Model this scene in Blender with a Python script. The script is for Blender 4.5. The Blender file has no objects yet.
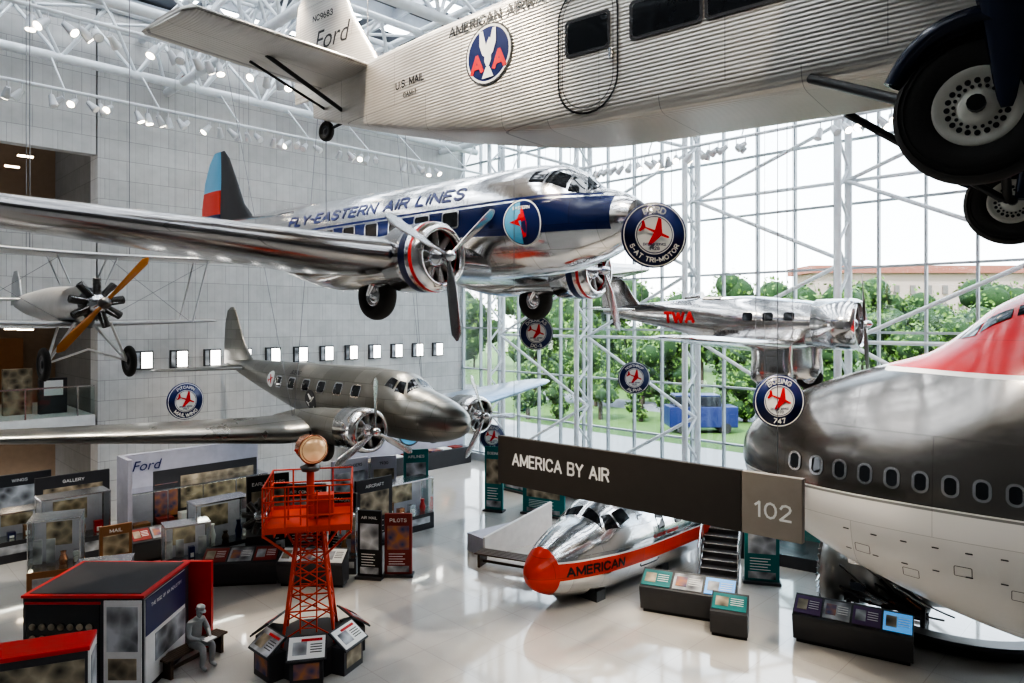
import bpy, math, random, bmesh
from mathutils import Vector, Matrix
random.seed(7)
R=math.radians
sc=bpy.context.scene
col=sc.collection
try:
    sc.view_settings.view_transform='AgX'; sc.view_settings.look='AgX - High Contrast'; sc.view_settings.exposure=.22
except Exception as ex: print(ex)
def W(a,b,z=0.0): return Vector(((a+b)*.70711,(a-b)*.70711,z))

# ------------------------------------------------------------ materials
def newmat(name):
    m=bpy.data.materials.new(name); m.use_nodes=True
    nt=m.node_tree; return m,nt,nt.nodes['Principled BSDF']
def mth(nt,op,a,b=None):
    n=nt.nodes.new('ShaderNodeMath'); n.operation=op
    for i,v in enumerate((a,b)):
        if v is None: continue
        if isinstance(v,(int,float)): n.inputs[i].default_value=v
        else: nt.links.new(v,n.inputs[i])
    return n.outputs[0]
def mixc(nt,f,a,b,typ='MIX'):
    n=nt.nodes.new('ShaderNodeMix'); n.data_type='RGBA'; n.blend_type=typ
    for s,v in ((n.inputs[0],f),(n.inputs[6],a),(n.inputs[7],b)):
        if isinstance(v,(int,float)): s.default_value=v
        elif isinstance(v,(tuple,list)): s.default_value=(v[0],v[1],v[2],1)
        else: nt.links.new(v,s)
    return n.outputs[2]
def mixf(nt,f,a,b):
    n=nt.nodes.new('ShaderNodeMix'); n.data_type='FLOAT'
    for s,v in ((n.inputs[0],f),(n.inputs[2],a),(n.inputs[3],b)):
        if isinstance(v,(int,float)): s.default_value=v
        else: nt.links.new(v,s)
    return n.outputs[0]
def coords(nt):
    tc=nt.nodes.new('ShaderNodeTexCoord'); sp=nt.nodes.new('ShaderNodeSeparateXYZ')
    nt.links.new(tc.outputs['Object'],sp.inputs[0]); return tc.outputs['Object'],sp.outputs
def noise(nt,vec,scale,detail=3):
    n=nt.nodes.new('ShaderNodeTexNoise'); n.inputs['Scale'].default_value=scale
    n.inputs['Detail'].default_value=detail; nt.links.new(vec,n.inputs['Vector']); return n.outputs['Fac']
def bumpn(nt,b,h,strength,dist=.02):
    n=nt.nodes.new('ShaderNodeBump'); n.inputs['Strength'].default_value=strength
    n.inputs['Distance'].default_value=dist; nt.links.new(h,n.inputs['Height'])
    nt.links.new(n.outputs[0],b.inputs['Normal'])
def mat(name,c,rough=.5,metal=0.0,var=.08,vs=4,emit=0,bump=0,bs=30):
    m,nt,b=newmat(name)
    b.inputs['Base Color'].default_value=(*c,1); b.inputs['Roughness'].default_value=rough
    b.inputs['Metallic'].default_value=metal
    v,_=coords(nt)
    if var:
        f=noise(nt,v,vs)
        cc=mixc(nt,f,tuple(max(0,x*(1-var*1.6)) for x in c),tuple(min(1,x*(1+var*1.6)) for x in c))
        nt.links.new(cc,b.inputs['Base Color'])
    if bump: bumpn(nt,b,noise(nt,v,bs),bump)
    if emit:
        b.inputs['Emission Color'].default_value=(*c,1); b.inputs['Emission Strength'].default_value=emit
    return m
def brick(nt,vec,w,h,mortar,c1,c2,cm,offset=.5):
    n=nt.nodes.new('ShaderNodeTexBrick'); n.offset=offset
    n.inputs['Scale'].default_value=1; n.inputs['Brick Width'].default_value=w
    n.inputs['Row Height'].default_value=h; n.inputs['Mortar Size'].default_value=mortar
    n.inputs['Mortar Smooth'].default_value=.1
    for k,v in (('Color1',c1),('Color2',c2),('Mortar',cm)): n.inputs[k].default_value=(*v,1)
    nt.links.new(vec,n.inputs['Vector']); return n
def layered(name,base,layers=(),panels=(1.2,.55),rough_var=.12,corr=0,pvar=.16,dirt=.15,seam=.5,corramt=.35):
    m,nt,b=newmat(name); v,(x,y,z)=coords(nt)
    if panels:
        cb=nt.nodes.new('ShaderNodeCombineXYZ'); nt.links.new(x,cb.inputs[0]); nt.links.new(z,cb.inputs[1])
    c=base[0]; r=base[1]; me=base[2]
    nz=noise(nt,v,1.3,5)
    if panels:
        br=brick(nt,cb.outputs[0],panels[0],panels[1],.005,(1,1,1),(1-pvar,)*3,(seam,)*3)
        pc=br.outputs['Color']
    cs=mixc(nt,nz,tuple(k*(1-dirt) for k in c),tuple(min(1,k*(1+dirt)) for k in c)); rs=r; ms=me
    for conds,lc,lr,lm in layers:
        mask=None
        for ax,sg,a,bx in conds:
            cd={'x':x,'y':y,'z':z}[ax]
            d=mth(nt,'SUBTRACT',cd,mth(nt,'ADD',mth(nt,'MULTIPLY',x,bx),a)) if bx else mth(nt,'SUBTRACT',cd,a)
            s=mth(nt,'GREATER_THAN' if sg>0 else 'LESS_THAN',d,0.0)
            mask=s if mask is None else mth(nt,'MULTIPLY',mask,s)
        cs=mixc(nt,mask,cs,lc); rs=mixf(nt,mask,rs,lr); ms=mixf(nt,mask,ms,lm)
    if panels: cs=mixc(nt,1.0,cs,pc,'MULTIPLY')
    nt.links.new(cs,b.inputs['Base Color'])
    rr=mth(nt,'ADD',mth(nt,'MULTIPLY',mth(nt,'SUBTRACT',nz,.5),rough_var*2),rs)
    nt.links.new(rr,b.inputs['Roughness'])
    if isinstance(ms,(int,float)): b.inputs['Metallic'].default_value=ms
    else: nt.links.new(ms,b.inputs['Metallic'])
    if corr:
        h=mth(nt,'ADD',mth(nt,'SINE',mth(nt,'MULTIPLY',z,corr)),mth(nt,'SINE',mth(nt,'MULTIPLY',y,corr)))
        bumpn(nt,b,h,corramt,.012)
    elif panels:
        bumpn(nt,b,mth(nt,'ADD',br.outputs['Fac'],mth(nt,'MULTIPLY',noise(nt,v,2.0,2),-2.0)),.2,.02)
    return m

M={}
M['white']=mat('white_paint',(.75,.75,.74),.45)
M['steel']=mat('truss_paint',(.74,.77,.80),.4,.1)
M['mull']=mat('mullion_paint',(.42,.45,.48),.4,.2)
M['beam']=mat('beam_paint',(.46,.49,.53),.5)
M['dkgrey']=mat('dark_grey',(.042,.042,.047),.45)
M['black']=mat('black_paint',(.012,.012,.014),.4)
M['rubber']=mat('tyre_rubber',(.028,.026,.024),.7,bump=.2)
M['navy']=mat('navy_paint',(.014,.024,.11),.3)
M['dknavy']=mat('dark_navy_gloss',(.015,.022,.05),.22)
M['red']=mat('red_paint',(.55,.015,.015),.35)
M['redsign']=mat('sign_red',(.68,.015,.02),.5)
M['orange']=mat('tower_orange_red',(.64,.05,.012),.45)
M['teal']=mat('teal_board',(.008,.17,.17),.5)
M['maroon']=mat('maroon_board',(.24,.03,.022),.5)
M['lilac']=mat('lilac_board',(.42,.42,.49),.6)
M['purple']=mat('purple_board',(.10,.045,.14),.5)
M['ltblue']=mat('light_blue',(.12,.40,.62),.35)
M['wood']=mat('wood_brown',(.26,.12,.05),.4,bump=.1)
M['propwood']=mat('propeller_wood',(.45,.17,.035),.25)
M['dkwood']=mat('dark_wood',(.06,.035,.02),.5)
M['bronze']=mat('statue_bronze',(.32,.33,.33),.5,.3,bump=.2)
M['alu']=mat('aluminium',(.74,.75,.77),.2,1,var=.1)
M['polish']=mat('polished_blade',(.52,.52,.53),.25,1)
M['dkmetal']=mat('engine_dark_metal',(.16,.155,.15),.38,.85)
M['midmetal']=mat('engine_mid_metal',(.44,.43,.41),.35,.9)
M['brass']=mat('lamp_copper',(.72,.30,.16),.25,.8)
M['pane']=mat('dark_glazing',(.012,.014,.018),.06)
M['ivory']=mat('ivory_text',(.84,.84,.82),.6,var=0)
M['cream']=mat('rim_cream',(.70,.68,.61),.5,var=.15)
M['fabric']=mat('silver_fabric',(.38,.39,.40),.35,.6)
M['greyboard']=mat('banner_grey',(.036,.030,.025),.6)
M['taupe']=mat('banner_taupe',(.27,.235,.20),.6)
M['led']=mat('screen_glow',(.08,.28,.6),.4,emit=.7)
M['pipe']=mat('lamp_can',(.6,.61,.63),.4,.2)
M['lens']=mat('lit_lamp_lens',(1,.86,.68),.4,emit=14,var=0)
M['caseglow']=mat('case_added_glow',(1,.93,.82),.4,emit=9,var=0)  # glowing bar added to brighten the display cases
M['cable']=mat('steel_cable',(.25,.25,.26),.4,.8)
M['warmglow']=mat('added_warm_glow',(1,.82,.6),.5,emit=9,var=0)  # added glow, no known lamp, gives the recess its warm tone

def picmat(name,c1,c2,scale):
    m,nt,b=newmat(name); v,_=coords(nt)
    vo=nt.nodes.new('ShaderNodeTexVoronoi'); vo.inputs['Scale'].default_value=scale; nt.links.new(v,vo.inputs['Vector'])
    f=mth(nt,'MULTIPLY',vo.outputs['Distance'],noise(nt,v,scale*.7,4))
    cr=nt.nodes.new('ShaderNodeValToRGB'); cr.color_ramp.elements[0].color=(*c1,1); cr.color_ramp.elements[1].color=(*c2,1)
    cr.color_ramp.elements[1].position=.45; nt.links.new(f,cr.inputs[0]); nt.links.new(cr.outputs[0],b.inputs['Base Color'])
    b.inputs['Roughness'].default_value=.5; return m
M['pic1']=picmat('photo_print_sepia',(.015,.012,.008),(.50,.42,.30),3.2)
M['pic2']=picmat('photo_print_grey',(.02,.02,.025),(.6,.62,.65),2.8)
M['pic3']=picmat('photo_print_colour',(.015,.06,.2),(.55,.22,.08),4)

def glassmat(name,tint,gl=.08):
    m=bpy.data.materials.new(name); m.use_nodes=True; nt=m.node_tree; nt.nodes.clear()
    o=nt.nodes.new('ShaderNodeOutputMaterial'); t=nt.nodes.new('ShaderNodeBsdfTransparent'); g=nt.nodes.new('ShaderNodeBsdfGlossy')
    t.inputs[0].default_value=(*tint,1); g.inputs['Roughness'].default_value=.03
    lw=nt.nodes.new('ShaderNodeLayerWeight'); lw.inputs[0].default_value=.25
    mx=nt.nodes.new('ShaderNodeMixShader'); nt.links.new(mth(nt,'ADD',mth(nt,'MULTIPLY',lw.outputs['Fresnel'],.5),gl*.3),mx.inputs[0])
    nt.links.new(t.outputs[0],mx.inputs[1]); nt.links.new(g.outputs[0],mx.inputs[2]); nt.links.new(mx.outputs[0],o.inputs[0]); return m
M['glass']=glassmat('window_glass',(.96,.98,.98))
M['case']=glassmat('case_glass',(.88,.94,.93),.2)

# ------------------------------------------------------------ mesh builder
class MB:
    def __init__(s): s.v=[];s.f=[];s.mi=[];s.sm=[];s.mats=[]
    def mid(s,m):
        if isinstance(m,str): m=M[m]
        if m not in s.mats: s.mats.append(m)
        return s.mats.index(m)
    def add(s,vs,fs,m,smooth=False,T=None):
        o=len(s.v); k=s.mid(m)
        for p in vs:
            p=Vector(p); 
            if T is not None: p=T@p
            s.v.append(p)
        for f in fs: s.f.append([i+o for i in f]); s.mi.append(k); s.sm.append(smooth)
    def box(s,c,d,m,rz=0,T=None,rot=None):
        x,y,z=d[0]/2,d[1]/2,d[2]/2
        Q=Matrix.Translation(c)@(rot if rot is not None else Matrix.Rotation(rz,4,'Z'))
        if T is not None: Q=T@Q
        vs=[(i,j,k) for i in(-x,x) for j in(-y,y) for k in(-z,z)]
        s.add(vs,[(0,1,3,2),(4,6,7,5),(0,4,5,1),(2,3,7,6),(0,2,6,4),(1,5,7,3)],m,False,Q)
    def tube(s,p,q,r,m,n=8,r2=None,T=None):
        p=Vector(p);q=Vector(q);d=q-p
        if d.length<1e-6: return
        r2=r if r2 is None else r2
        z=d.normalized(); a=Vector((0,0,1)) if abs(z.z)<.9 else Vector((1,0,0))
        x=z.cross(a).normalized(); y=z.cross(x)
        vs=[];
        for c,rr in((p,r),(q,r2)):
            for i in range(n):
                t=2*math.pi*i/n; vs.append(c+x*math.cos(t)*rr+y*math.sin(t)*rr)
        s.add(vs,[(i,(i+1)%n,n+(i+1)%n,n+i) for i in range(n)],m,True,T)
        s.add([vs[i] for i in range(n)],[tuple(range(n))[::-1]],m,False,T)
        s.add([vs[n+i] for i in range(n)],[tuple(range(n))],m,False,T)
    def path(s,pts,r,m,n=8,T=None):
        for a,b in zip(pts[:-1],pts[1:]): s.tube(a,b,r,m,n,T=T)
    def loft(s,rings,m,smooth=True,cap=True,T=None,closed=True):
        n=len(rings[0]); vs=[p for r in rings for p in r]; fs=[]
        for i in range(len(rings)-1):
            for j in range(n if closed else n-1):
                k=(j+1)%n; fs.append((i*n+j,i*n+k,(i+1)*n+k,(i+1)*n+j))
        s.add(vs,fs,m,smooth,T)
        if cap:
            s.add(rings[0],[tuple(range(n))[::-1]],m,False,T); s.add(rings[-1],[tuple(range(n))],m,False,T)
    def lathe(s,prof,m,n=32,T=None,smooth=True):
        rings=[[(x,r*math.cos(2*math.pi*i/n),r*math.sin(2*math.pi*i/n)) for i in range(n)] for x,r in prof]
        s.loft(rings,m,smooth,False,T)
    def obj(s,name,parent=None,bevel=0,loc=None):
        me=bpy.data.meshes.new(name); me.from_pydata([tuple(p) for p in s.v],[],s.f)
        for m in s.mats: me.materials.append(m)
        me.polygons.foreach_set('material_index',s.mi); me.polygons.foreach_set('use_smooth',s.sm); me.update()
        bm=bmesh.new(); bm.from_mesh(me); bmesh.ops.recalc_face_normals(bm,faces=bm.faces); bm.to_mesh(me); bm.free()
        o=bpy.data.objects.new(name,me); col.objects.link(o)
        if parent: o.parent=parent
        if bevel:
            b=o.modifiers.new('bevel','BEVEL'); b.width=bevel; b.segments=2; b.limit_method='ANGLE'
        return o
def empty(name,loc=(0,0,0),rz=0,rx=0,ry=0):
    e=bpy.data.objects.new(name,None); col.objects.link(e); e.location=loc; e.rotation_euler=(rx,ry,rz); e.empty_display_size=.3; return e

_tc={}
def script2d(body,size,shear=0):
    key=(body,size,shear)
    if key in _tc: return _tc[key]
    c=bpy.data.curves.new('t','FONT'); c.body=body; c.size=size; c.align_x='CENTER'; c.align_y='CENTER'; c.resolution_u=3; c.shear=shear
    o=bpy.data.objects.new('t',c); col.objects.link(o); bpy.context.view_layer.update()
    dg=bpy.context.evaluated_depsgraph_get(); me=o.evaluated_get(dg).to_mesh()
    vs=[(v.co.x,v.co.y) for v in me.vertices]; fs=[tuple(p.vertices) for p in me.polygons]
    o.evaluated_get(dg).to_mesh_clear(); bpy.data.objects.remove(o); bpy.data.curves.remove(c)
    _tc[key]=(vs,fs); return vs,fs
_O=[(.35,1),(.15,.92),(.03,.72),(0,.5),(.03,.28),(.15,.08),(.35,0),(.55,.08),(.67,.28),(.7,.5),(.67,.72),(.55,.92),(.35,1)]
_C=[(.68,.76),(.57,.93),(.37,1),(.15,.92),(.03,.72),(0,.5),(.03,.28),(.15,.08),(.37,0),(.57,.07),(.68,.24)]
_S=[(.58,.8),(.5,.94),(.3,1),(.12,.95),(.03,.8),(.06,.64),(.2,.56),(.42,.48),(.57,.38),(.6,.22),(.5,.06),(.3,0),(.1,.05),(.01,.2)]
GL={'A':(.72,[[(0,0),(.36,1),(.72,0)],[(.13,.34),(.59,.34)]]),
'B':(.62,[[(0,0),(0,1),(.38,1),(.54,.94),(.58,.77),(.54,.6),(.38,.53),(0,.53)],[(.38,.53),(.57,.45),(.62,.27),(.57,.08),(.4,0),(0,0)]]),
'C':(.68,[_C]),'D':(.68,[[(0,0),(0,1),(.33,1),(.55,.9),(.66,.7),(.68,.5),(.66,.3),(.55,.1),(.33,0),(0,0)]]),
'E':(.54,[[(.54,0),(0,0),(0,1),(.54,1)],[(0,.52),(.47,.52)]]),'F':(.52,[[(0,0),(0,1),(.52,1)],[(0,.5),(.45,.5)]]),
'G':(.7,[_C+[(.69,.46),(.4,.46)]]),'H':(.66,[[(0,0),(0,1)],[(.66,0),(.66,1)],[(0,.52),(.66,.52)]]),'I':(.06,[[(.03,0),(.03,1)]]),
'J':(.48,[[(.48,1),(.48,.2),(.38,.03),(.2,0),(.05,.08),(0,.28)]]),'K':(.64,[[(0,0),(0,1)],[(.62,1),(0,.38)],[(.22,.58),(.64,0)]]),
'L':(.5,[[(0,1),(0,0),(.5,0)]]),'M':(.8,[[(0,0),(0,1),(.4,.15),(.8,1),(.8,0)]]),'N':(.66,[[(0,0),(0,1),(.66,0),(.66,1)]]),
'O':(.7,[_O]),'P':(.6,[[(0,0),(0,1),(.38,1),(.56,.92),(.6,.74),(.56,.55),(.38,.47),(0,.47)]]),'Q':(.7,[_O,[(.45,.22),(.7,-.04)]]),
'R':(.62,[[(0,0),(0,1),(.38,1),(.56,.92),(.6,.75),(.56,.58),(.38,.5),(0,.5)],[(.34,.5),(.62,0)]]),'S':(.6,[_S]),
'T':(.62,[[(.31,0),(.31,1)],[(0,1),(.62,1)]]),'U':(.66,[[(0,1),(0,.3),(.07,.1),(.22,0),(.44,0),(.59,.1),(.66,.3),(.66,1)]]),
'V':(.7,[[(0,1),(.35,0),(.7,1)]]),'W':(1.0,[[(0,1),(.25,0),(.5,.95),(.75,0),(1,1)]]),'X':(.66,[[(0,0),(.66,1)],[(0,1),(.66,0)]]),
'Y':(.68,[[(0,1),(.34,.48),(.68,1)],[(.34,.48),(.34,0)]]),'Z':(.62,[[(0,1),(.62,1),(0,0),(.62,0)]]),
'-':(.3,[[(0,.45),(.3,.45)]]),'.':(.06,[[(.03,0),(.03,.06)]]),
'0':(.58,[[(x*.83,y) for x,y in _O]]),'1':(.3,[[(0,.78),(.22,1),(.22,0)]]),
'2':(.56,[[(.02,.75),(.12,.94),(.3,1),(.48,.93),(.54,.76),(.48,.58),(0,0),(.56,0)]]),
'3':(.56,[[(.03,.82),(.15,.97),(.3,1),(.48,.92),(.52,.75),(.45,.58),(.25,.53),(.47,.46),(.56,.27),(.48,.06),(.28,0),(.1,.04),(0,.2)]]),
'4':(.6,[[(.44,0),(.44,1),(0,.3),(.6,.3)]]),'5':(.56,[[(.5,1),(.08,1),(.04,.52),(.28,.62),(.48,.54),(.56,.32),(.48,.08),(.28,0),(.1,.04),(0,.18)]]),
'6':(.56,[[(x*.78,y*.58) for x,y in _O],[(0,.3),(.06,.75),(.3,1)]]),
'7':(.56,[[(0,1),(.56,1),(.18,0)]]),'8':(.56,[[(x*.68+.03,.53+y*.47) for x,y in _O],[(x*.8,y*.53) for x,y in _O]]),
'9':(.56,[[(x*.78,.42+y*.58) for x,y in _O],[(.55,.7),(.5,.25),(.3,0)]])}
def text2d(body,h,align='CENTER',width=None,t=.17,gap=.24):
    x=0; pol=[]
    for ch in body:
        if ch not in GL: x+=.5; continue
        w,ps=GL[ch]; pol+= [[(px+x,py) for px,py in p] for p in ps]; x+=w+gap
    x-=gap; sx=(width/h/x) if width else 1
    ox={'CENTER':-x/2,'LEFT':0,'RIGHT':-x}[align]; V=[];Fc=[]
    for p in pol:
        p=[((a+ox)*sx*h,(b-.5)*h*(1-t)) for a,b in p]; r=t*h/2
        for (ax,ay),(bx,by) in zip(p[:-1],p[1:]):
            l=math.hypot(bx-ax,by-ay) or 1; nx,ny=-(by-ay)/l*r,(bx-ax)/l*r; ex,ey=(bx-ax)/l*r*.6,(by-ay)/l*r*.6
            k=max(1,int(l/.09)); ax-=ex;ay-=ey;bx+=ex;by+=ey; o=len(V)
            for i in range(k+1):
                u=i/k; cx,cy=ax+(bx-ax)*u,ay+(by-ay)*u; V+=[(cx+nx,cy+ny),(cx-nx,cy-ny)]
            Fc+=[(o+2*i,o+2*i+1,o+2*i+3,o+2*i+2) for i in range(k)]
    return V,Fc
def rrect(w,h,r,n=5):
    pts=[]
    for cx,cy,a0 in((w/2-r,h/2-r,0),(-w/2+r,h/2-r,90),(-w/2+r,-h/2+r,180),(w/2-r,-h/2+r,270)):
        for i in range(n+1):
            t=R(a0+90*i/n); pts.append((cx+r*math.cos(t),cy+r*math.sin(t)))
    return pts,[tuple(range(len(pts)))]
def frame2(w,h,r,t,n=6):
    a,_=rrect(w,h,r,n); b,_=rrect(w-2*t,h-2*t,max(r-t,.001),n); k=len(a)
    return a+b,[(i,(i+1)%k,k+(i+1)%k,k+i) for i in range(k)]
def ann(r0,r1,n=40,nr=4,t0=0,t1=360,sx=1):
    vs=[];fs=[]
    for j in range(nr+1):
        r=r0+(r1-r0)*j/nr
        for i in range(n+1):
            t=R(t0+(t1-t0)*i/n); vs.append((r*math.cos(t)*sx,r*math.sin(t)))
    for j in range(nr):
        for i in range(n): a=j*(n+1)+i; fs.append((a,a+1,a+n+2,a+n+1))
    return vs,fs
def xf(p,ang=0,s=1,dx=0,dy=0):
    c,sn=math.cos(R(ang)),math.sin(R(ang))
    return [((x*c-y*sn)*s+dx,(x*sn+y*c)*s+dy) for x,y in p[0]],p[1]
def planeshape(s=1,ang=0,dx=0,dy=0):
    v=[];f=[]
    def q(*pts): 
        o=len(v); v.extend(pts); f.append(tuple(range(o,o+len(pts))))
    q((1,0),(.9,.07),(.3,.1),(-.9,.03),(-.9,-.03),(.3,-.1),(.9,-.07))
    q((.5,.05),(.1,.85),(-.1,.88),(-.02,.05)); q((.5,-.05),(-.02,-.05),(-.1,-.88),(.1,-.85))
    q((-.6,.03),(-.82,.33),(-.95,.33),(-.88,.03)); q((-.6,-.03),(-.88,-.03),(-.95,-.33),(-.82,-.33))
    return xf((v,f),ang,s,dx,dy)
def flat(mb,p,m,T): mb.add([(x,y,0) for x,y in p[0]],p[1],m,False,T)

# ------------------------------------------------------------ fuselage
class Fus:
    def __init__(s,st,n=2.0,cf=.5,nu=None):
        s.st=sorted(st,key=lambda t:t[0]); s.n=n; s.cf=cf; s.nu=nu or n
        s.xs=[t[0] for t in s.st]; s.tan=[]
        for k in(1,2,3):
            ys=[t[k] for t in s.st]; d=[(ys[i+1]-ys[i])/(s.xs[i+1]-s.xs[i]) for i in range(len(ys)-1)]
            m=[d[0]]+[0 if d[i-1]*d[i]<=0 else 2*d[i-1]*d[i]/(d[i-1]+d[i]) for i in range(1,len(d))]+[d[-1]]
            s.tan.append((ys,m))
    def at(s,x):
        x=min(max(x,s.xs[0]),s.xs[-1]); i=0
        while i<len(s.xs)-2 and x>s.xs[i+1]: i+=1
        h=s.xs[i+1]-s.xs[i]; t=(x-s.xs[i])/h; out=[]
        for ys,m in s.tan:
            out.append((2*t**3-3*t*t+1)*ys[i]+(t**3-2*t*t+t)*h*m[i]+(-2*t**3+3*t*t)*ys[i+1]+(t**3-t*t)*h*m[i+1])
        return out
    def pt(s,x,th,off=0):
        hw,zb,zt=s.at(x); zc=zb+(zt-zb)*s.cf; c,sn=math.cos(th),math.sin(th)
        n=s.nu if sn>0 else s.n
        y=math.copysign(abs(c)**(2/n),c)*(hw+off); z=math.copysign(abs(sn)**(2/n),sn)*((zt-zc if sn>0 else zc-zb)+off)
        return Vector((x,y,zc+z))
    def y(s,x,z):
        hw,zb,zt=s.at(x); zc=zb+(zt-zb)*s.cf; h=(zt-zc) if z>zc else (zc-zb); n=s.nu if z>zc else s.n
        u=min(.999,abs((z-zc)/h)); return hw*(1-u**n)**(1/n)
    def mesh(s,mb,m,step=.2,n=64):
        xs=set(s.xs); x=s.xs[0]
        while x<s.xs[-1]: xs.add(round(x,3)); x+=step
        xs=sorted(xs); xs=[x for i,x in enumerate(xs) if i==0 or x-xs[i-1]>.02 or x in s.xs]
        mb.loft([[s.pt(x,2*math.pi*i/n) for i in range(n)] for x in xs],m)
    def decal(s,mb,side,p,x0,z0,m,off=.012):
        d=1 if side<0 else -1
        mb.add([(x0+d*u,side*(s.y(x0+d*u,z0+v)+off),z0+v) for u,v in p[0]],p[1],m)
    def patch(s,mb,side,cs,m,off=.015,k=5):
        vs=[]
        for i in range(k+1):
            for j in range(k+1):
                u,w=i/k,j/k
                x=(cs[0][0]*(1-u)+cs[1][0]*u)*(1-w)+(cs[3][0]*(1-u)+cs[2][0]*u)*w
                t=(cs[0][1]*(1-u)+cs[1][1]*u)*(1-w)+(cs[3][1]*(1-u)+cs[2][1]*u)*w
                p=s.pt(x,R(t),off); p.y*=side; vs.append(p)
        mb.add(vs,[(i*(k+1)+j,i*(k+1)+j+1,(i+1)*(k+1)+j+1,(i+1)*(k+1)+j) for i in range(k) for j in range(k)],m,True)

def wing(mb,secs,m,T=None,n=14):
    rings=[]
    for y,xl,c,z,t in secs:
        r=[]
        for i in range(2*n):
            if i<n: u=(1-math.cos(math.pi*(n-i)/n))/2; sg=1.15
            else: u=(1-math.cos(math.pi*(i-n)/n))/2; sg=-.85
            h=5*t*(.2969*math.sqrt(u)-.126*u-.3516*u*u+.2843*u**3-.1036*u**4)*c
            r.append((xl-c*u,y,z+sg*h))
        rings.append(r)
    mb.loft(rings,m,True,True,T)
def wing_pair(mb,root,mid,tip,m,tc=.13,T=None,left=None):
    for sg in(-1,1):
        tp=tip if (sg<0 or left is None) else left
        y0,x0,c0,z0=tp; 
        s=[(sg*root[0],*root[1:],tc),(sg*mid[0],*mid[1:],tc)]
        ym,xm,cm,zm=mid
        span=y0-ym
        for f,k in((.5,1),(.9,1),(.96,.85),(.99,.6),(1.0,.25)):
            yy=ym+span*f; cc=(cm+(c0-cm)*f)*k; xx=xm+(x0-xm)*f-(cm+(c0-cm)*f)*(1-k)*.4
            s.append((sg*yy,xx,cc,zm+(z0-zm)*f,tc*(1-.3*f)))
        wing(mb,s,m,T)
def fin(mb,x0,z0,secs,m,t=.09):
    T=Matrix.Rotation(R(90),4,'X')
    wing(mb,[(z,xl,c,0,t) for z,xl,c in secs],m,T)

def prop(mb,c,nb,L,ang,mblade='polish',chord=.2,mhub='alu',tip=None):
    T0=Matrix.Translation(c)
    mb.lathe([(-.12,.0),(-.12,.11),(.02,.13),(.14,.09),(.2,0)],mhub,20,T0)
    for k in range(nb):
        T=T0@Matrix.Rotation(R(ang+360*k/nb),4,'X')
        rings=[];
        N=12
        for i in range(N+1):
            f=i/N; r=.08+(L-.08)*f
            w=(.07+(chord-.07)*min(1,f*3)) if f<.33 else chord*(1-.15*(f-.33))
            if f>.9: w*=math.sqrt(max(.05,1-((f-.9)/.1)**2*.95))
            th=.06*(1-f)+.012; tw=R(65-50*f)
            ring=[]
            for j in range(10):
                t=2*math.pi*j/10; a=math.cos(t)*w/2; b=math.sin(t)*th/2
                ring.append((b*math.cos(tw)-a*math.sin(tw)*.6, a*math.cos(tw)+b*math.sin(tw), r))
            rings.append(ring)
        mb.loft(rings[:-2],mblade,True,True,T); mb.loft(rings[-3:],tip or mblade,True,True,T)
def radial(mb,c,r,n=9,m='midmetal'):
    T0=Matrix.Translation(c)
    mb.lathe([(-.35,0),(-.35,r*.42),(.0,r*.45),(.1,r*.38),(.22,r*.2),(.25,0)],'alu',24,T0)
    for k in range(n):
        T=T0@Matrix.Rotation(2*math.pi*k/n,4,'X')@Matrix.Rotation(R(-90),4,'Y')
        pr=[]; L=r*.95
        a=r*.4
        while a<L:
            pr+= [(a,r*.17),(a+.012,r*.17),(a+.012,r*.135),(a+.03,r*.135)]; a+=.03
        pr=[(r*.35,r*.12)]+pr+[(L,r*.15),(L+.02,0)]
        mb.lathe(pr,m,12,T)
        mb.tube((.12,r*.06,r*.35),(.05,r*.08,r*.93),.012,'alu',6,T=T0@Matrix.Rotation(2*math.pi*k/n,4,'X'))
def cowl(mb,c,r,L,m,front=.78):
    T=Matrix.Translation(c)
    mb.lathe([(-.35,r*.8),(-.05,r*front*.98),(0,r*front),(.035,r*(front+.06)),(.02,r*(front+.12)),(-.08,r*.96),(-.25,r),(-L,r*.97),(-L,r*.93),(-L+.2,r*.9),(-.35,r*.86)],m,40,T)
    mb.lathe([(-.6,0),(-.6,r*.88)],'dkmetal',32,T)
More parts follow.
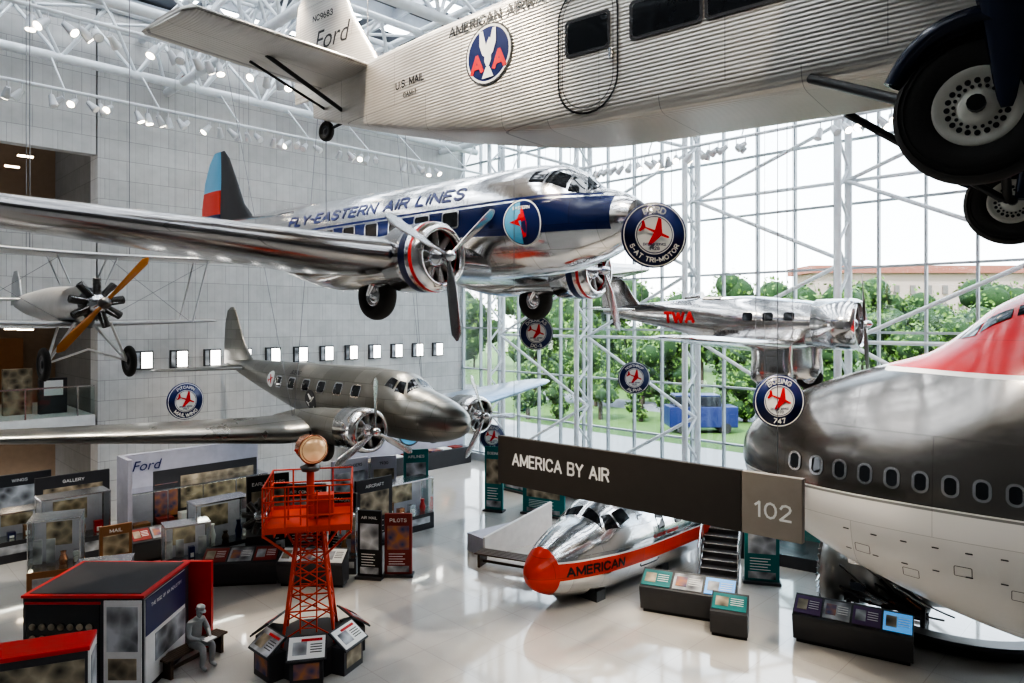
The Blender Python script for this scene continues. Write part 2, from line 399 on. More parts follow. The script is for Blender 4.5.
def wheel(mb,c,r,w,mr='cream',holes=0,ratio=.55):
    T=Matrix.Translation(c)@Matrix.Rotation(R(90),4,'Z')
    pr=[(-w*.35,r*ratio),(-w*.5,r*(ratio+.1)),(-w*.55,r*.78),(-w*.42,r*.93),(-w*.18,r*.995),(0,r),(w*.18,r*.995),(w*.42,r*.93),(w*.55,r*.78),(w*.5,r*(ratio+.1)),(w*.35,r*ratio)]
    mb.lathe(pr,'rubber',48,T)
    if holes:
        for q in(-1,1):
            for rr in(.83,.9): mb.lathe([(q*w*.5*(1.0 if rr<.85 else .88),r*rr),(q*w*.57*(1.0 if rr<.85 else .88),r*(rr+.012)),(q*w*.5*(1.0 if rr<.85 else .88),r*(rr+.024))],'rubber',48,T)
    for q in(-1,1):
        mb.lathe([(q*w*.35,r*ratio),(q*w*.42,r*ratio*.93),(q*w*.28,r*ratio*.82),(q*w*.25,r*ratio*.45),(q*w*.42,r*ratio*.38),(q*w*.5,r*ratio*.2),(q*w*.5,0)],mr,40,T)
        for k in range(holes):
            t=2*math.pi*k/holes
            mb.tube((q*w*.26,math.cos(t)*r*ratio*.66,math.sin(t)*r*ratio*.66),(q*w*.30,math.cos(t)*r*ratio*.66,math.sin(t)*r*ratio*.66),r*ratio*.07,'black',10,T=T)
            mb.tube((q*w*.26,math.cos(t+.1)*r*ratio*.52,math.sin(t+.1)*r*ratio*.52),(q*w*.29,math.cos(t+.1)*r*ratio*.52,math.sin(t+.1)*r*ratio*.52),r*ratio*.045,'black',8,T=T)
        if holes: mb.lathe([(q*w*.5,0),(q*w*.5,r*.1),(q*w*.62,r*.08),(q*w*.64,0)],'dkmetal',16,T)

cables=MB()
ROOF=17.3
def hang(p,top=None,r=.010):
    p=Vector(p); q=Vector(top) if top else Vector((p.x,p.y,ROOF)); cables.tube(p,q,r,'cable',5)

# ============================================================ ROOM
AB=Matrix.Rotation(R(45),4,'Z')   # local (a,-b,z)
def H(a,b,z=0): return (a,-b,z)
WL=-31.0; GA=26.9; CE=21.0; RA=7.95; RE=6.2
m,nt,b=newmat('terrazzo_floor'); v,(x,y,z)=coords(nt)
br=brick(nt,v,1.5,1.5,.008,(.53,.512,.485),(.515,.497,.47),(.42,.40,.38),0)
sp=noise(nt,v,60,2); big=noise(nt,v,.5,4)
c=mixc(nt,1.0,br.outputs['Color'],mixc(nt,sp,(.80,.80,.80),(1.17,1.16,1.14)),'MULTIPLY')
c=mixc(nt,1.0,c,mixc(nt,big,(.86,.86,.86),(1.1,1.1,1.1)),'MULTIPLY')
nt.links.new(c,b.inputs['Base Color']); nt.links.new(mth(nt,'ADD',mth(nt,'MULTIPLY',big,.12),.03),b.inputs['Roughness'])
b.inputs['Coat Weight'].default_value=.6; b.inputs['Coat Roughness'].default_value=.04
M['floor']=m
mb=MB(); mb.box(H((GA-9)/2,-14.6,-.15),(GA+9,45,.3),'floor'); o=mb.obj('floor'); o.matrix_world=AB

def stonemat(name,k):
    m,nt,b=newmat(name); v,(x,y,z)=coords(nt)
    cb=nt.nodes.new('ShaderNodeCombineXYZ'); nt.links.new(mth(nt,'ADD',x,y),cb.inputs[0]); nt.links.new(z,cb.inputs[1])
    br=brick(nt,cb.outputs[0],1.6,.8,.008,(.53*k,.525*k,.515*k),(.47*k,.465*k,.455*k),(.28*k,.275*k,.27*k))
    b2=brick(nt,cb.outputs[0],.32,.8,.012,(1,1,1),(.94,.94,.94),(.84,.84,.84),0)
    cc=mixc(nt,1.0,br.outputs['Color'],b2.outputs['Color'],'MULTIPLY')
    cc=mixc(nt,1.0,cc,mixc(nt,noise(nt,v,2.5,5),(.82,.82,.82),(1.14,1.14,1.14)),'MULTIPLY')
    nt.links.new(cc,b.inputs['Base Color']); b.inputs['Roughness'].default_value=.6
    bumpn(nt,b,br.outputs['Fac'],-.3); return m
M['stone']=stonemat('stone_wall',1.0); M['stonedk']=stonemat('stone_wall_dark',.35)  # second is the same stone darkened, so metal reflects dark unseen walls
M['warmwall']=mat('warm_wall',(.30,.22,.16),.7)
mb=MB(); mb.box(H((RA+GA)/2,WL-.5,CE/2),(GA-RA,1.0,CE),'stone'); o=mb.obj('wall_left'); o.matrix_world=AB
mb=MB()
ca=(-9+RA)/2; wa=RA+9-.12
mb.box(H(ca,WL-.25,17.6),(wa,.5,6.2),'stone'); mb.box(H(ca,WL-.25,9.9),(wa,.5,4.4),'stone')
o=mb.obj('wall_mezzanine'); o.matrix_world=AB
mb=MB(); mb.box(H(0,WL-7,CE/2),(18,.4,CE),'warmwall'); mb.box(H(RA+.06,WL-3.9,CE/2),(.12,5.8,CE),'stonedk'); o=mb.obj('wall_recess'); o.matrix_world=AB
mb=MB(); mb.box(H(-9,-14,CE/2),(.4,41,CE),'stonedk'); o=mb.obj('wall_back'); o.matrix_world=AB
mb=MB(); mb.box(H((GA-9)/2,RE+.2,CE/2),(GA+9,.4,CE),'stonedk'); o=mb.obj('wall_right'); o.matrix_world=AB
mb=MB()
for zz,h in((4.0,.55),(12.0,.3)): mb.box(H(ca,WL-3.4,zz),(wa,6.6,h),'white')
o=mb.obj('mezzanine_slab'); o.matrix_world=AB
mb=MB(); mb.box(H(ca,WL-.18,4.85),(wa,.03,1.1),'case'); mb.box(H(ca,WL-.18,5.42),(wa,.08,.06),'alu')
for i in range(10): mb.box(H(-8+i*1.7,WL-.18,4.85),(.05,.06,1.15),'alu')
o=mb.obj('glass_balustrade'); o.matrix_world=AB
mb=MB()
for i in range(9):
    a=-2+i*1.1; hh=1.4+.4*(i%2); mb.box(H(a,WL-2.6+.4*(i%3),4.28+hh/2),(.95,.3,hh),['dkgrey','wood','dkgrey','pic1'][i%4]); mb.box(H(a,WL-2.4+.4*(i%3),5.3),(.65,.04,.6),['pic2','pic1','ivory'][i%3])
for i in range(6): mb.box(H(-1.5+i*1.5,WL-6.5,5.8),(1.3,.2,2.8),['pic1','wood','pic2','dkgrey'][i%4])
o=mb.obj('mezzanine_exhibit_boards'); o.matrix_world=AB
mb=MB()
for z0 in(7.62,14.4,3.68):  # added glowing boxes that warm the recess levels
    for i in range(4):
        for j in range(2): mb.box(H(-1+i*2.3,WL-1.8-j*2.6,z0),(.5,.2,.05),'warmglow')
o=mb.obj('recess_added_glow'); o.matrix_world=AB
M['lit']=mat('lit_pane',(1,.97,.92),.5,emit=5.0,var=0)
mb=MB()
for i in range(12):
    a=9.6+i*1.40
    mb.box(H(a,WL+.03,6.35),(.74,.1,.76),'dkgrey'); mb.box(H(a+.12,WL+.09,6.35),(.40,.03,.64),'lit'); mb.box(H(a-.24,WL+.09,6.35),(.16,.03,.64),'pic2')
o=mb.obj('window_1'); o.matrix_world=AB
# ceiling
M['sky']=mat('diffusing_skylight',(.90,.95,1),.5,emit=7.5,var=0)
M['ceil']=mat('ceiling_grey',(.12,.13,.15),.6)
mb=MB(); mb.box(H((GA-9)/2,-14.6,CE+.2),(GA+9,46,.3),'ceil')
o=mb.obj('ceiling'); o.matrix_world=AB
mb=MB()
b_=WL+1; ii=0
while b_<4:
    a_=-8
    while a_<GA-3:
        mb.box(H(a_+1.3,b_+.95,CE),(2.1,1.1,.06),'sky'); a_+=2.8
    b_+=3.4
o=mb.obj('skylight_panels'); o.matrix_world=AB
mb=MB()
b_=WL+.1
while b_<6: mb.box(H((GA-9)/2,b_,CE-.4),(GA+8.5,.18,.7),'beam'); b_+=3.4
a_=-8.1
while a_<GA: mb.box(H(a_,-12.8,CE-.35),(.12,36.6,.4),'beam'); a_+=2.8
o=mb.obj('ceiling_beams'); o.matrix_world=AB
def truss(mb,p,q,w,h,step,r=.07):
    p=Vector(p);q=Vector(q);d=(q-p);L=d.length;d.normalize();l=Vector((-d.y,d.x,0)); up=Vector((0,0,h))
    mb.tube(p,q,r*1.3,'steel',10)
    U=[l*w/2+up,-l*w/2+up]
    for u in U: mb.tube(p+u,q+u,r,'steel',8)
    k=int(L/step)
    for i in range(k):
        a=p+d*step*i; mdp=a+d*step/2; e=a+d*step
        for u in U: mb.tube(a,mdp+u,r*.55,'steel',6); mb.tube(e,mdp+u,r*.55,'steel',6)
        mb.tube(mdp+U[0],mdp+U[1],r*.5,'steel',6); mb.tube(mdp+U[0],mdp+d*step+U[1],r*.45,'steel',6)
mb=MB()
for b_ in(-29.2,-23,-17,-11,-5,1): truss(mb,H(-8.7,b_,17.4),H(GA-.5,b_,17.4),2.0,1.9,2.5,.13)
for a_ in(25.2,18,10.5,3,-4.5): truss(mb,H(a_,WL+.1,17.5),H(a_,5.9,17.5),2.0,1.9,2.5,.13)
o=mb.obj('roof_trusses'); o.matrix_world=AB
mb=MB()
def lamps(mb,a,b,z,n,along='a',sp=.36):
    for i in range(n):
        aa=a+(i*sp if along=='a' else 0); bb=b+(i*sp if along!='a' else 0)
        dx,dy=random.uniform(-.6,.6),random.uniform(-.6,.6)
        p=Vector(H(aa,bb,z)); q=p+Vector((0,0,-.25)); d=Vector((dx,dy,-.5)).normalized(); e=q+d*.38
        mb.tube(p,q,.018,'pipe',6); mb.tube(q,e,.08,'pipe',10,r2=.14); mb.tube(e,e+d*.02,.11,'lens' if random.random()<.35 else 'white',10)
mb.tube(H(-7,-27.2,15.7),H(25,-27.2,15.7),.06,'steel',8)
mb.tube(H(-7,-21.5,16.1),H(25,-21.5,16.1),.06,'steel',8)
mb.tube(H(23.7,-29,14.6),H(23.7,4,14.6),.06,'steel',8)
for a in range(-6,25,3):
    mb.tube(H(a,-27.2,15.7),H(a,-29.2,17.4),.03,'steel',6); mb.tube(H(a,-21.5,16.1),H(a,-23,17.4),.03,'steel',6)
for b_ in range(-28,4,4): mb.tube(H(23.7,b_,14.6),H(25.2,b_,17.5),.03,'steel',6)
for a in(3,5.6,8.2,10.8,13.4,16.5,20): lamps(mb,a,-27.2,15.7,6)
for a in(1,4,7,10,13,16,19): lamps(mb,a,-21.5,16.1,6)
for b_ in(-27,-22,-19,-16.5,-14,-9.2,-6.6): lamps(mb,23.7,b_,14.6,7,'b')
o=mb.obj('track_lighting'); o.matrix_world=AB
# glass wall
mb=MB(); mb.box(H(GA+.12,(WL+RE)/2,CE/2),(.03,RE-WL,CE-.4),'glass'); o=mb.obj('window_2'); o.matrix_world=AB
mb=MB()
b_=WL+.1
while b_<RE: mb.box(H(GA,b_,CE/2),(.18,.08,CE-.2),'mull'); b_+=1.5
z_=.5
while z_<CE: mb.box(H(GA,(WL+RE)/2,z_),(.16,RE-WL,.08),'mull'); z_+=2.35
mb.box(H(GA,(WL+RE)/2,.2),(.18,RE-WL,.4),'mull')
o=mb.obj('window_mullions'); o.matrix_world=AB
mb=MB()
cols=[-27.2,-21.2,-15.4,-9.3,-3.2,2.9]
for i,b_ in enumerate(cols):
    mb.tube(H(26.5,b_,0),H(26.5,b_,17.6),.13,'steel',12); mb.tube(H(25.5,b_,0),H(25.5,b_,17.6),.12,'steel',12)
    for k in range(9):
        z0=.2+k*1.9; mb.tube(H(26.5,b_,z0),H(25.5,b_,z0+.95),.055,'steel',6); mb.tube(H(25.5,b_,z0+.95),H(26.5,b_,z0+1.9),.055,'steel',6)
    if i<5:
        n=cols[i+1]
        for z0,z1 in((.6,7.2),(7.2,13.0),(13.0,17.4)):
            zm=(z0+z1)/2
            mb.tube(H(26.3,b_,z0),H(26.3,n,zm),.075,'steel',8); mb.tube(H(26.3,n,zm),H(26.3,b_,z1),.075,'steel',8)
        for zz in(7.2,13.0): mb.tube(H(26.45,b_,zz),H(26.45,n,zz),.07,'steel',8)
o=mb.obj('window_support_columns'); o.matrix_world=AB

# ============================================================ OUTSIDE
m,nt,b=newmat('lawn_and_paving'); v,(x,y,z)=coords(nt)
g=mixc(nt,noise(nt,v,.3,6),(.04,.09,.018),(.10,.17,.035))
f=mth(nt,'LESS_THAN',x,41.0); f2=mth(nt,'MULTIPLY',mth(nt,'GREATER_THAN',x,54),mth(nt,'LESS_THAN',x,60))
c=mixc(nt,f,g,(.30,.29,.27)); c=mixc(nt,f2,c,(.14,.14,.15)); nt.links.new(c,b.inputs['Base Color']); b.inputs['Roughness'].default_value=.9
M['ground']=m
mb=MB(); mb.box(H(GA+200.3,-20,-.45),(400,700,.3),'ground'); o=mb.obj('ground_outside'); o.matrix_world=AB
m,nt,b=newmat('foliage'); v,_=coords(nt)
c=mixc(nt,noise(nt,v,.9,6),(.025,.07,.010),(.17,.28,.045)); nt.links.new(c,b.inputs['Base Color']); b.inputs['Roughness'].default_value=.7
M['leaf']=m
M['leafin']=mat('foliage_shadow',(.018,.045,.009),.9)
M['bark']=mat('bark',(.06,.045,.03),.9)
def ico(sub):
    bm=bmesh.new(); bmesh.ops.create_icosphere(bm,subdivisions=sub,radius=1); vs=[v.co.copy() for v in bm.verts]; fs=[tuple(v.index for v in f.verts) for f in bm.faces]; bm.free(); return vs,fs
IC=ico(2)
mb=MB()
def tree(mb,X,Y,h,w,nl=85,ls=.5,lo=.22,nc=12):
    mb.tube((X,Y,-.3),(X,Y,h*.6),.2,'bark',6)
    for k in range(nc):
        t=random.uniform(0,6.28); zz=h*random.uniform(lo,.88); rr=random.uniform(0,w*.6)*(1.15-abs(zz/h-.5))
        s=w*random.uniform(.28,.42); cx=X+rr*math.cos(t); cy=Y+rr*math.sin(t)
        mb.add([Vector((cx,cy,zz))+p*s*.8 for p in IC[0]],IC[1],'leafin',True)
        vs=[];fs=[]
        for i in range(nl):
            d=Vector((random.gauss(0,1),random.gauss(0,1),random.gauss(0,1))).normalized()
            c=Vector((cx,cy,zz))+d*s*random.uniform(.8,1.12); u=Vector((random.gauss(0,1),random.gauss(0,1),random.gauss(0,1))).normalized()*ls*random.uniform(.6,1.2); q=d.cross(u).normalized()*u.length*.6
            o=len(vs); vs+=[c-u*.5,c+q*.5,c+u*.5,c-q*.5]; fs.append((o,o+1,o+2,o+3))
        mb.add(vs,fs,'leaf',False)
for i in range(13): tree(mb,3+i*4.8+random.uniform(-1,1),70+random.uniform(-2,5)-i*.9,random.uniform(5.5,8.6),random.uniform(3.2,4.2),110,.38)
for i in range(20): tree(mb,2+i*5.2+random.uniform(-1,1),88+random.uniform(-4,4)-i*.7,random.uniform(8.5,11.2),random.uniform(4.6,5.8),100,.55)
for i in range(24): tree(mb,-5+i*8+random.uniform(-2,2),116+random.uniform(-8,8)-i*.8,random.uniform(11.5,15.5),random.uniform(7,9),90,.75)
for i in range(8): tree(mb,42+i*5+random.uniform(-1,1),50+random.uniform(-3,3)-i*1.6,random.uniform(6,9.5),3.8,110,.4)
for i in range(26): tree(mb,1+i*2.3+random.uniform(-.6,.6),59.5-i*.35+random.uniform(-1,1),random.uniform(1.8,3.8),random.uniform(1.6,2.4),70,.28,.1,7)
mb.obj('trees')
mb=MB(); 
mb.box((150,215,12),(120,14,20),mat('distant_masonry',(.36,.28,.24),.9)); mb.box((150,215,23),(124,17,2.2),mat('distant_roof',(.26,.10,.07),.9))
M['dwin']=mat('distant_window',(.14,.12,.11),.5)
for i in range(24):
    for j in range(3): mb.box((95+i*4.8,207.8,6+j*5.5),(1.5,.4,2.6),'dwin')
mb.obj('distant_building')
mb=MB()
for (X,Y,c_) in((14,52,'navy'),(22,49,'white'),(29,46,'dkgrey'),(36,42,'white')):
    mb.box((X,Y,.9),(5,2,1.5),c_); mb.box((X-.4,Y,1.95),(3.4,1.8,.9),'pane'); mb.box((X-.4,Y,2.45),(3.3,1.75,.1),c_)
    for q in(-1.6,1.6): mb.tube((X+q,Y-1.05,.1),(X+q,Y+1.05,.1),.38,'rubber',14)
mb.obj('parked_vans',bevel=.12)

# ============================================================ TRIMOTOR
M['corr']=layered('corrugated_aluminium',((.60,.57,.53),.38,.7),[],(1.7,.9),.15,corr=125,pvar=.12,dirt=.22,seam=.5,corramt=.24)
tri=empty('trimotor_airliner',(5.0,7.25,0),R(-37.9))
F=Fus([(4.6,.35,11.05,12.1),(4.0,.62,10.75,12.4),(2,.8,10.58,12.75),(0,.82,10.54,12.8),(-4.5,.82,10.62,12.8),(-7.2,.66,11.02,12.76),(-9,.46,11.42,12.72),(-10.6,.24,11.85,12.68),(-11.4,.06,12.1,12.62)],n=10,cf=.5)
mb=MB(); F.mesh(mb,'corr',.3,64); mb.obj('fuselage',tri)
mb=MB()
F.decal(mb,-1,text2d('AMERICAN AIRWAYS',.17,width=2.2),-5.95,12.52,'black',.02)
F.decal(mb,-1,text2d('U.S. MAIL',.14,width=.75),-8.05,12.0,'black',.02); F.decal(mb,-1,text2d('CAM-1',.09),-8.05,11.8,'black',.02)
x0,z0=-6.2,11.98
F.decal(mb,-1,ann(.0,.46,sx=1.05),x0,z0,'dkgrey',.016); F.decal(mb,-1,ann(.40,.435,sx=1.05),x0,z0,'ivory',.019); F.decal(mb,-1,ann(.0,.40,sx=1.05),x0,z0,'navy',.020)
def sh(pts): return (pts,[tuple(range(len(pts)))])
F.decal(mb,-1,text2d('A',.30,t=.24),x0-.23,z0-.12,'redsign',.026); F.decal(mb,-1,text2d('A',.30,t=.24),x0+.23,z0-.12,'redsign',.026)
F.decal(mb,-1,sh([(-.05,.1),(0,.2),(.06,.1),(.07,-.1),(.0,-.24),(-.07,-.1)]),x0,z0,'ivory',.030)
F.decal(mb,-1,sh([(-.01,.17),(.03,.24),(.09,.2),(.03,.14)]),x0,z0,'ivory',.031); F.decal(mb,-1,sh([(-.04,-.2),(.04,-.2),(.12,-.36),(-.12,-.36)]),x0,z0,'ivory',.031)
for q in(-1,1): 
    F.decal(mb,-1,sh([(q*.03,-.06),(q*.03,.12),(q*.10,.36),(q*.17,.36),(q*.17,.15),(q*.11,0)]),x0,z0,'ivory',.030)
F.decal(mb,-1,frame2(.95,1.75,.45,.028),-4.42,11.62,'black',.02); F.decal(mb,-1,frame2(.80,1.6,.38,.012),-4.42,11.62,'dkgrey',.02)
F.decal(mb,-1,text2d('AMERICAN',.10),-4.42,12.36,'dkgrey',.02)
for wx in(-4.42,-3.3,-2.3,-1.3,-.3,.7):
    w_=.62 if wx<-4 else .9
    F.decal(mb,-1,rrect(w_,.42,.05),wx,11.80,'pane',.018); F.decal(mb,-1,frame2(w_+.08,.50,.06,.04),wx,11.80,'dkgrey',.021)
    F.decal(mb,1,rrect(.84,.44,.05),wx,11.78,'pane',.015)
mb.box((-4.05,-.86,11.45),(.04,.05,.14),'alu')
mb.obj('markings_and_windows',tri)
mb=MB()
wing(mb,[(-3.6,-9.75,1.3,12.62,.1),(-3.5,-9.5,1.65,12.62,.12),(0,-9.3,1.9,12.62,.12),(3.5,-9.5,1.65,12.62,.12),(3.6,-9.75,1.3,12.62,.1)],'corr')
fin(mb,0,0,[(12.5,-9.2,2.9),(13.2,-9.7,2.4),(13.9,-10.2,1.9),(14.5,-10.5,1.5),(14.8,-10.9,.8)],M['corr'],.06)
T=Matrix.Translation((-10.75,-.14,13.55))@Matrix.Rotation(R(90),4,'X'); flat(mb,script2d('Ford',.55,shear=.3),'black',T)
flat(mb,text2d('NC9683',.13),'black',Matrix.Translation((-11.0,-.13,14.05))@Matrix.Rotation(R(90),4,'X'))
for q in(-1,1):
    mb.tube((-10.2,q*.2,11.95),(-10.2,q*1.9,12.55),.04,'black',8); mb.tube((-10.9,q*.1,12.15),(-10.7,q*1.9,12.55),.025,'black',8)
mb.tube((-11.0,0,12.15),(-11.1,0,11.85),.04,'black'); mb.tube((-10.3,0,11.9),(-11.0,0,11.8),.03,'black')
wheel(mb,(-11.05,0,11.78),.2,.12,'dkgrey'); mb.obj('tail',tri)
mb=MB()
wing_pair(mb,(0,2.6,4.0,13.0),(2.5,2.6,4.0,13.0),(11.8,2.0,2.6,13.4),'corr',.16); mb.obj('wing',tri)
mb=MB()
for q in(-1,1):
    mb.lathe([(2.2,0),(2.2,.5),(1.2,.5),(-.6,.15),(-.7,0)],'alu',24,Matrix.Translation((0,q*2.6,11.9)))
    radial(mb,(2.3,q*2.6,11.9),.6); prop(mb,(2.65,q*2.6,11.9),2,1.5,80,chord=.2)
    for xx in(-.3,1.3): mb.tube((xx,q*2.6,12.2),(xx,q*2.6,12.95),.05,'black')
    wx,wy,wz=.05,q*2.6,9.56
    wheel(mb,(wx,wy,wz),.56,.26,'cream',20,ratio=.52)
    mb.tube((.0,q*.8,10.6),(0,wy-q*.2,wz),.055,'black',10); mb.tube((-1.6,q*.8,10.62),(-.05,wy-q*.25,wz+.02),.05,'black',10)
    mb.tube((wx,wy-q*.25,wz),(wx,wy+q*.2,wz),.06,'black',12)
    mb.tube((wx+.1,wy-q*.22,wz),(.35,wy-q*.1,11.6),.08,'dknavy',12)
    rings=[]
    for k in range(15):
        t=R(28+k*9.0); rr=.64+.03*math.sin(k/14*math.pi)
        wv=.17*math.sin(math.pi*(k+1.2)/16.4)+.05
        cy=wy; cxx=wx+rr*math.cos(t); cz=wz+rr*math.sin(t); n=Vector((math.cos(t),0,math.sin(t)))
        rings.append([Vector((cxx,cy-wv,cz))-n*.10,Vector((cxx,cy-wv*.8,cz))+n*.03,Vector((cxx,cy,cz))+n*.06,Vector((cxx,cy+wv*.8,cz))+n*.03,Vector((cxx,cy+wv,cz))-n*.10,Vector((cxx,cy+wv*.75,cz)),Vector((cxx,cy,cz))+n*.02,Vector((cxx,cy-wv*.75,cz))])
    mb.loft(rings,'dknavy',True,True)
    mb.loft([[(wx+.18+.14*math.cos(t)*s,wy+q*.17+.05*math.sin(t)*s,zz) for t in [i*math.pi/6 for i in range(12)]] for zz,s in((wz-.06,.25),(wz,.4),(wz+.15,.6),(wz+.45,.9),(wz+.8,1.4),(wz+1.3,2.0),(wz+2.2,2.2))],'dknavy',True,True)
mb.lathe([(4.5,.45),(4.9,.5),(5.0,.35),(5.0,0)],'alu',24,Matrix.Translation((0,0,11.5)))
radial(mb,(5.1,0,11.5),.6); prop(mb,(5.5,0,11.5),2,1.5,40)
mb.obj('engines_and_undercarriage',tri)
Tm=Matrix.Translation((5,7.25,0))@Matrix.Rotation(R(-37.9),4,'Z')
for p in((-9.8,0,12.7),(1,3,13.2),(1,-3,13.2)): hang(Tm@Vector(p))

# ============================================================ EASTERN TWIN
silver=((.82,.81,.81),.15,1.0)
navy=(.011,.02,.09)
M['east']=layered('polished_skin_blue_band',silver,[
    ([('z',1,9.86,0.0),('z',1,9.86,-.045),('z',-1,10.56,0.0),('x',1,-13.5,0),('x',-1,2.45,0)],navy,.2,0),
    ([('z',1,10.60,0),('z',-1,10.66,0.0),('x',1,-13.5,0),('x',-1,2.2,0)],navy,.25,0),
    ([('x',1,2.76,0)],(.01,.01,.012),.35,0)],(1.1,.5),.08,seam=.5)
M['silver']=layered('polished_skin',silver,[],(1.0,.5),.08,seam=.5)
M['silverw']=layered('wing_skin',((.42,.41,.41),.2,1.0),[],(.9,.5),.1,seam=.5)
dc=empty('twin_engine_airliner',(.55,16.3,0),R(-41.35))
E=Fus([(3.0,.02,10.1,10.15),(2.93,.2,9.95,10.32),(2.8,.38,9.8,10.46),(2.5,.6,9.58,10.65),(2.2,.75,9.42,10.76),(1.9,.88,9.3,10.84),(1.45,1.0,9.17,11.2),(1.0,1.1,9.07,11.44),(0,1.18,9.0,11.56),(-3,1.22,8.98,11.6),(-6,1.2,9.05,11.64),(-9,1.07,9.42,11.68),(-12,.74,10.15,11.7),(-15,.32,11.0,11.72),(-16.6,.06,11.45,11.68)])
mb=MB(); E.mesh(mb,'east',.2,72); mb.obj('fuselage',dc)
mb=MB()
E.decal(mb,-1,text2d('FLY-EASTERN AIR LINES',.33,width=7.6,t=.19),-5.1,10.97,'navy',.02)
for i in range(8):
    for sd in(-1,1):
        E.decal(mb,sd,rrect(.5,.36,.08),-1.6-i*1.0,10.35,'pane',.014); E.decal(mb,sd,frame2(.58,.44,.1,.045),-1.6-i*1.0,10.35,'alu',.018)
E.decal(mb,-1,ann(0,.5),.55,10.1,'ivory',.014); E.decal(mb,-1,ann(0,.47),.55,10.1,'navy',.02); E.decal(mb,-1,ann(0,.45,20,4,95,265),.55,10.1,'ltblue',.024)
E.decal(mb,-1,sh([(-.33,.02),(-.12,.08),(.0,.36),(.08,.12),(.12,-.02),(.06,-.3),(-.02,-.32),(-.05,-.08)]),.57,10.1,'redsign',.03)
E.decal(mb,-1,text2d('EASTERN',.075),.55,10.42,'ivory',.03)
E.decal(mb,-1,frame2(1.0,1.5,.1,.02),-9.6,10.65,'dkgrey')
for sd in(-1,1):
    E.patch(mb,sd,[(1.0,36),(1.48,36),(1.42,60),(1.05,55)],'pane'); E.patch(mb,sd,[(1.54,34),(1.86,46),(1.72,66),(1.48,62)],'pane'); E.patch(mb,sd,[(1.9,50),(1.93,86),(1.55,86),(1.74,68)],'pane')
    E.patch(mb,sd,[(.55,36),(.92,36),(.95,54),(.6,52)],'pane')
mb.obj('markings_and_windows',dc)
mb=MB()
wing_pair(mb,(0,-.75,4.6,9.3),(4.4,-.8,4.3,9.32),(14.5,-3.9,1.6,10.15),'silverw',.19,left=(10.4,-2.9,2.4,9.9))
mb.obj('wing',dc)
mb=MB()
fin(mb,0,0,[(11.4,-12.6,3.0),(12.2,-13.6,1.9),(13.2,-14.2,1.2),(14.0,-14.7,.75),(14.35,-15.1,.3)],M['dkgrey'])
M['rudder']=layered('rudder_paint',((.16,.42,.62),.35,0),[([('z',-1,12.9,0)],(.65,.05,.03),.35,0),([('z',-1,12.0,0)],navy,.35,0)],None)
fin(mb,0,0,[(11.35,-15.45,1.5),(12.3,-15.4,1.55),(13.3,-15.35,1.35),(14.0,-15.35,.95),(14.35,-15.4,.5)],M['rudder'])
for q in(-1,1): wing(mb,[(q*.1,-13.9,2.5,11.5,.1),(q*2.5,-14.5,1.8,11.52,.1),(q*3.7,-14.9,1.2,11.54,.1),(q*4.0,-15.3,.5,11.55,.1)],'silverw')
mb.obj('tail',dc)
M['cowlpaint']=layered('cowl_paint',silver,[([('x',-1,-.3,0),('x',1,-.38,0)],(.6,.03,.03),.3,0),([('x',-1,-.5,0),('x',1,-.70,0)],navy,.3,0)],None)
mb=MB()
for q in(-1,1):
    y_=q*2.8; z_=9.3
    cowl(mb,(-.15,y_,z_),.74,1.15,'cowlpaint',.72)
    N=Fus([(-1.2,.62,z_-.62,z_+.62),(-2.0,.62,z_-.62,z_+.55),(-3.5,.5,z_-.62,z_+.35),(-5.0,.3,z_-.35,z_+.2),(-6.0,.05,z_-.1,z_+.05)])
    n2=[[N.pt(x,2*math.pi*i/32)+Vector((0,y_,0)) for i in range(32)] for x in(-6,-5.5,-5,-4.2,-3.5,-2.7,-2,-1.6,-1.2)]
    mb.loft(n2,'silver')
    radial(mb,(-.42,y_,z_),.58,9); prop(mb,(.02,y_,z_),3,1.75,[188,205][q>0],'polish',.28)
    wheel(mb,(-2.3,y_,z_-.75),.55,.34,'alu',0,ratio=.45)
    for s in(-.25,.25): mb.tube((-1.9,y_+s,z_-.3),(-2.3,y_+s,z_-.75),.04,'alu')
    mb.tube((-1.8,y_-.4,z_-.1),(-2.3,y_-.28,z_-.75),.03,'alu')
mb.obj('engines_and_wheels',dc)
Td=Matrix.Translation((.55,16.3,0))@Matrix.Rotation(R(-41.35),4,'Z')
for p in((-14,0,11.8),(-2.5,4,9.7),(-2.5,-4,9.7),(1.0,0,11.5)): hang(Td@Vector(p))

# ============================================================ GREY TWIN
M['grey']=layered('anodised_grey_skin',((.29,.285,.265),.34,.85),[],(.9,.4),.1,pvar=.25,seam=.4)
M['greyw']=layered('anodised_grey_wing',((.25,.25,.24),.30,.88),[],(.9,.5),.1,pvar=.25,seam=.4)
M['bluew']=layered('blue_grey_wing',((.22,.30,.40),.3,.85),[],(.9,.5),.1,seam=.5)
bo=empty('vintage_twin_engine_airliner',(-1.26,20,0),R(-42.6))
B=Fus([(0,.02,4.98,5.02),(-.08,.2,4.8,5.2),(-.3,.4,4.62,5.4),(-.8,.62,4.45,5.62),(-1.5,.8,4.33,5.82),(-2.0,.88,4.3,5.92),(-2.35,.91,4.28,6.2),(-2.8,.94,4.28,6.38),(-5,.96,4.3,6.45),(-8,.88,4.55,6.42),(-11,.6,5.15,6.4),(-13.5,.28,5.75,6.38),(-15,.04,6.15,6.3)])
mb=MB(); B.mesh(mb,'grey',.2,56); mb.obj('fuselage',bo)
mb=MB()
for i in range(6):
    for sd in(-1,1): B.decal(mb,sd,rrect(.42,.34,.08),-4.2-i*1.0,5.75,'pane'); B.decal(mb,sd,frame2(.5,.42,.1,.04),-4.2-i*1.0,5.75,'alu',.016)
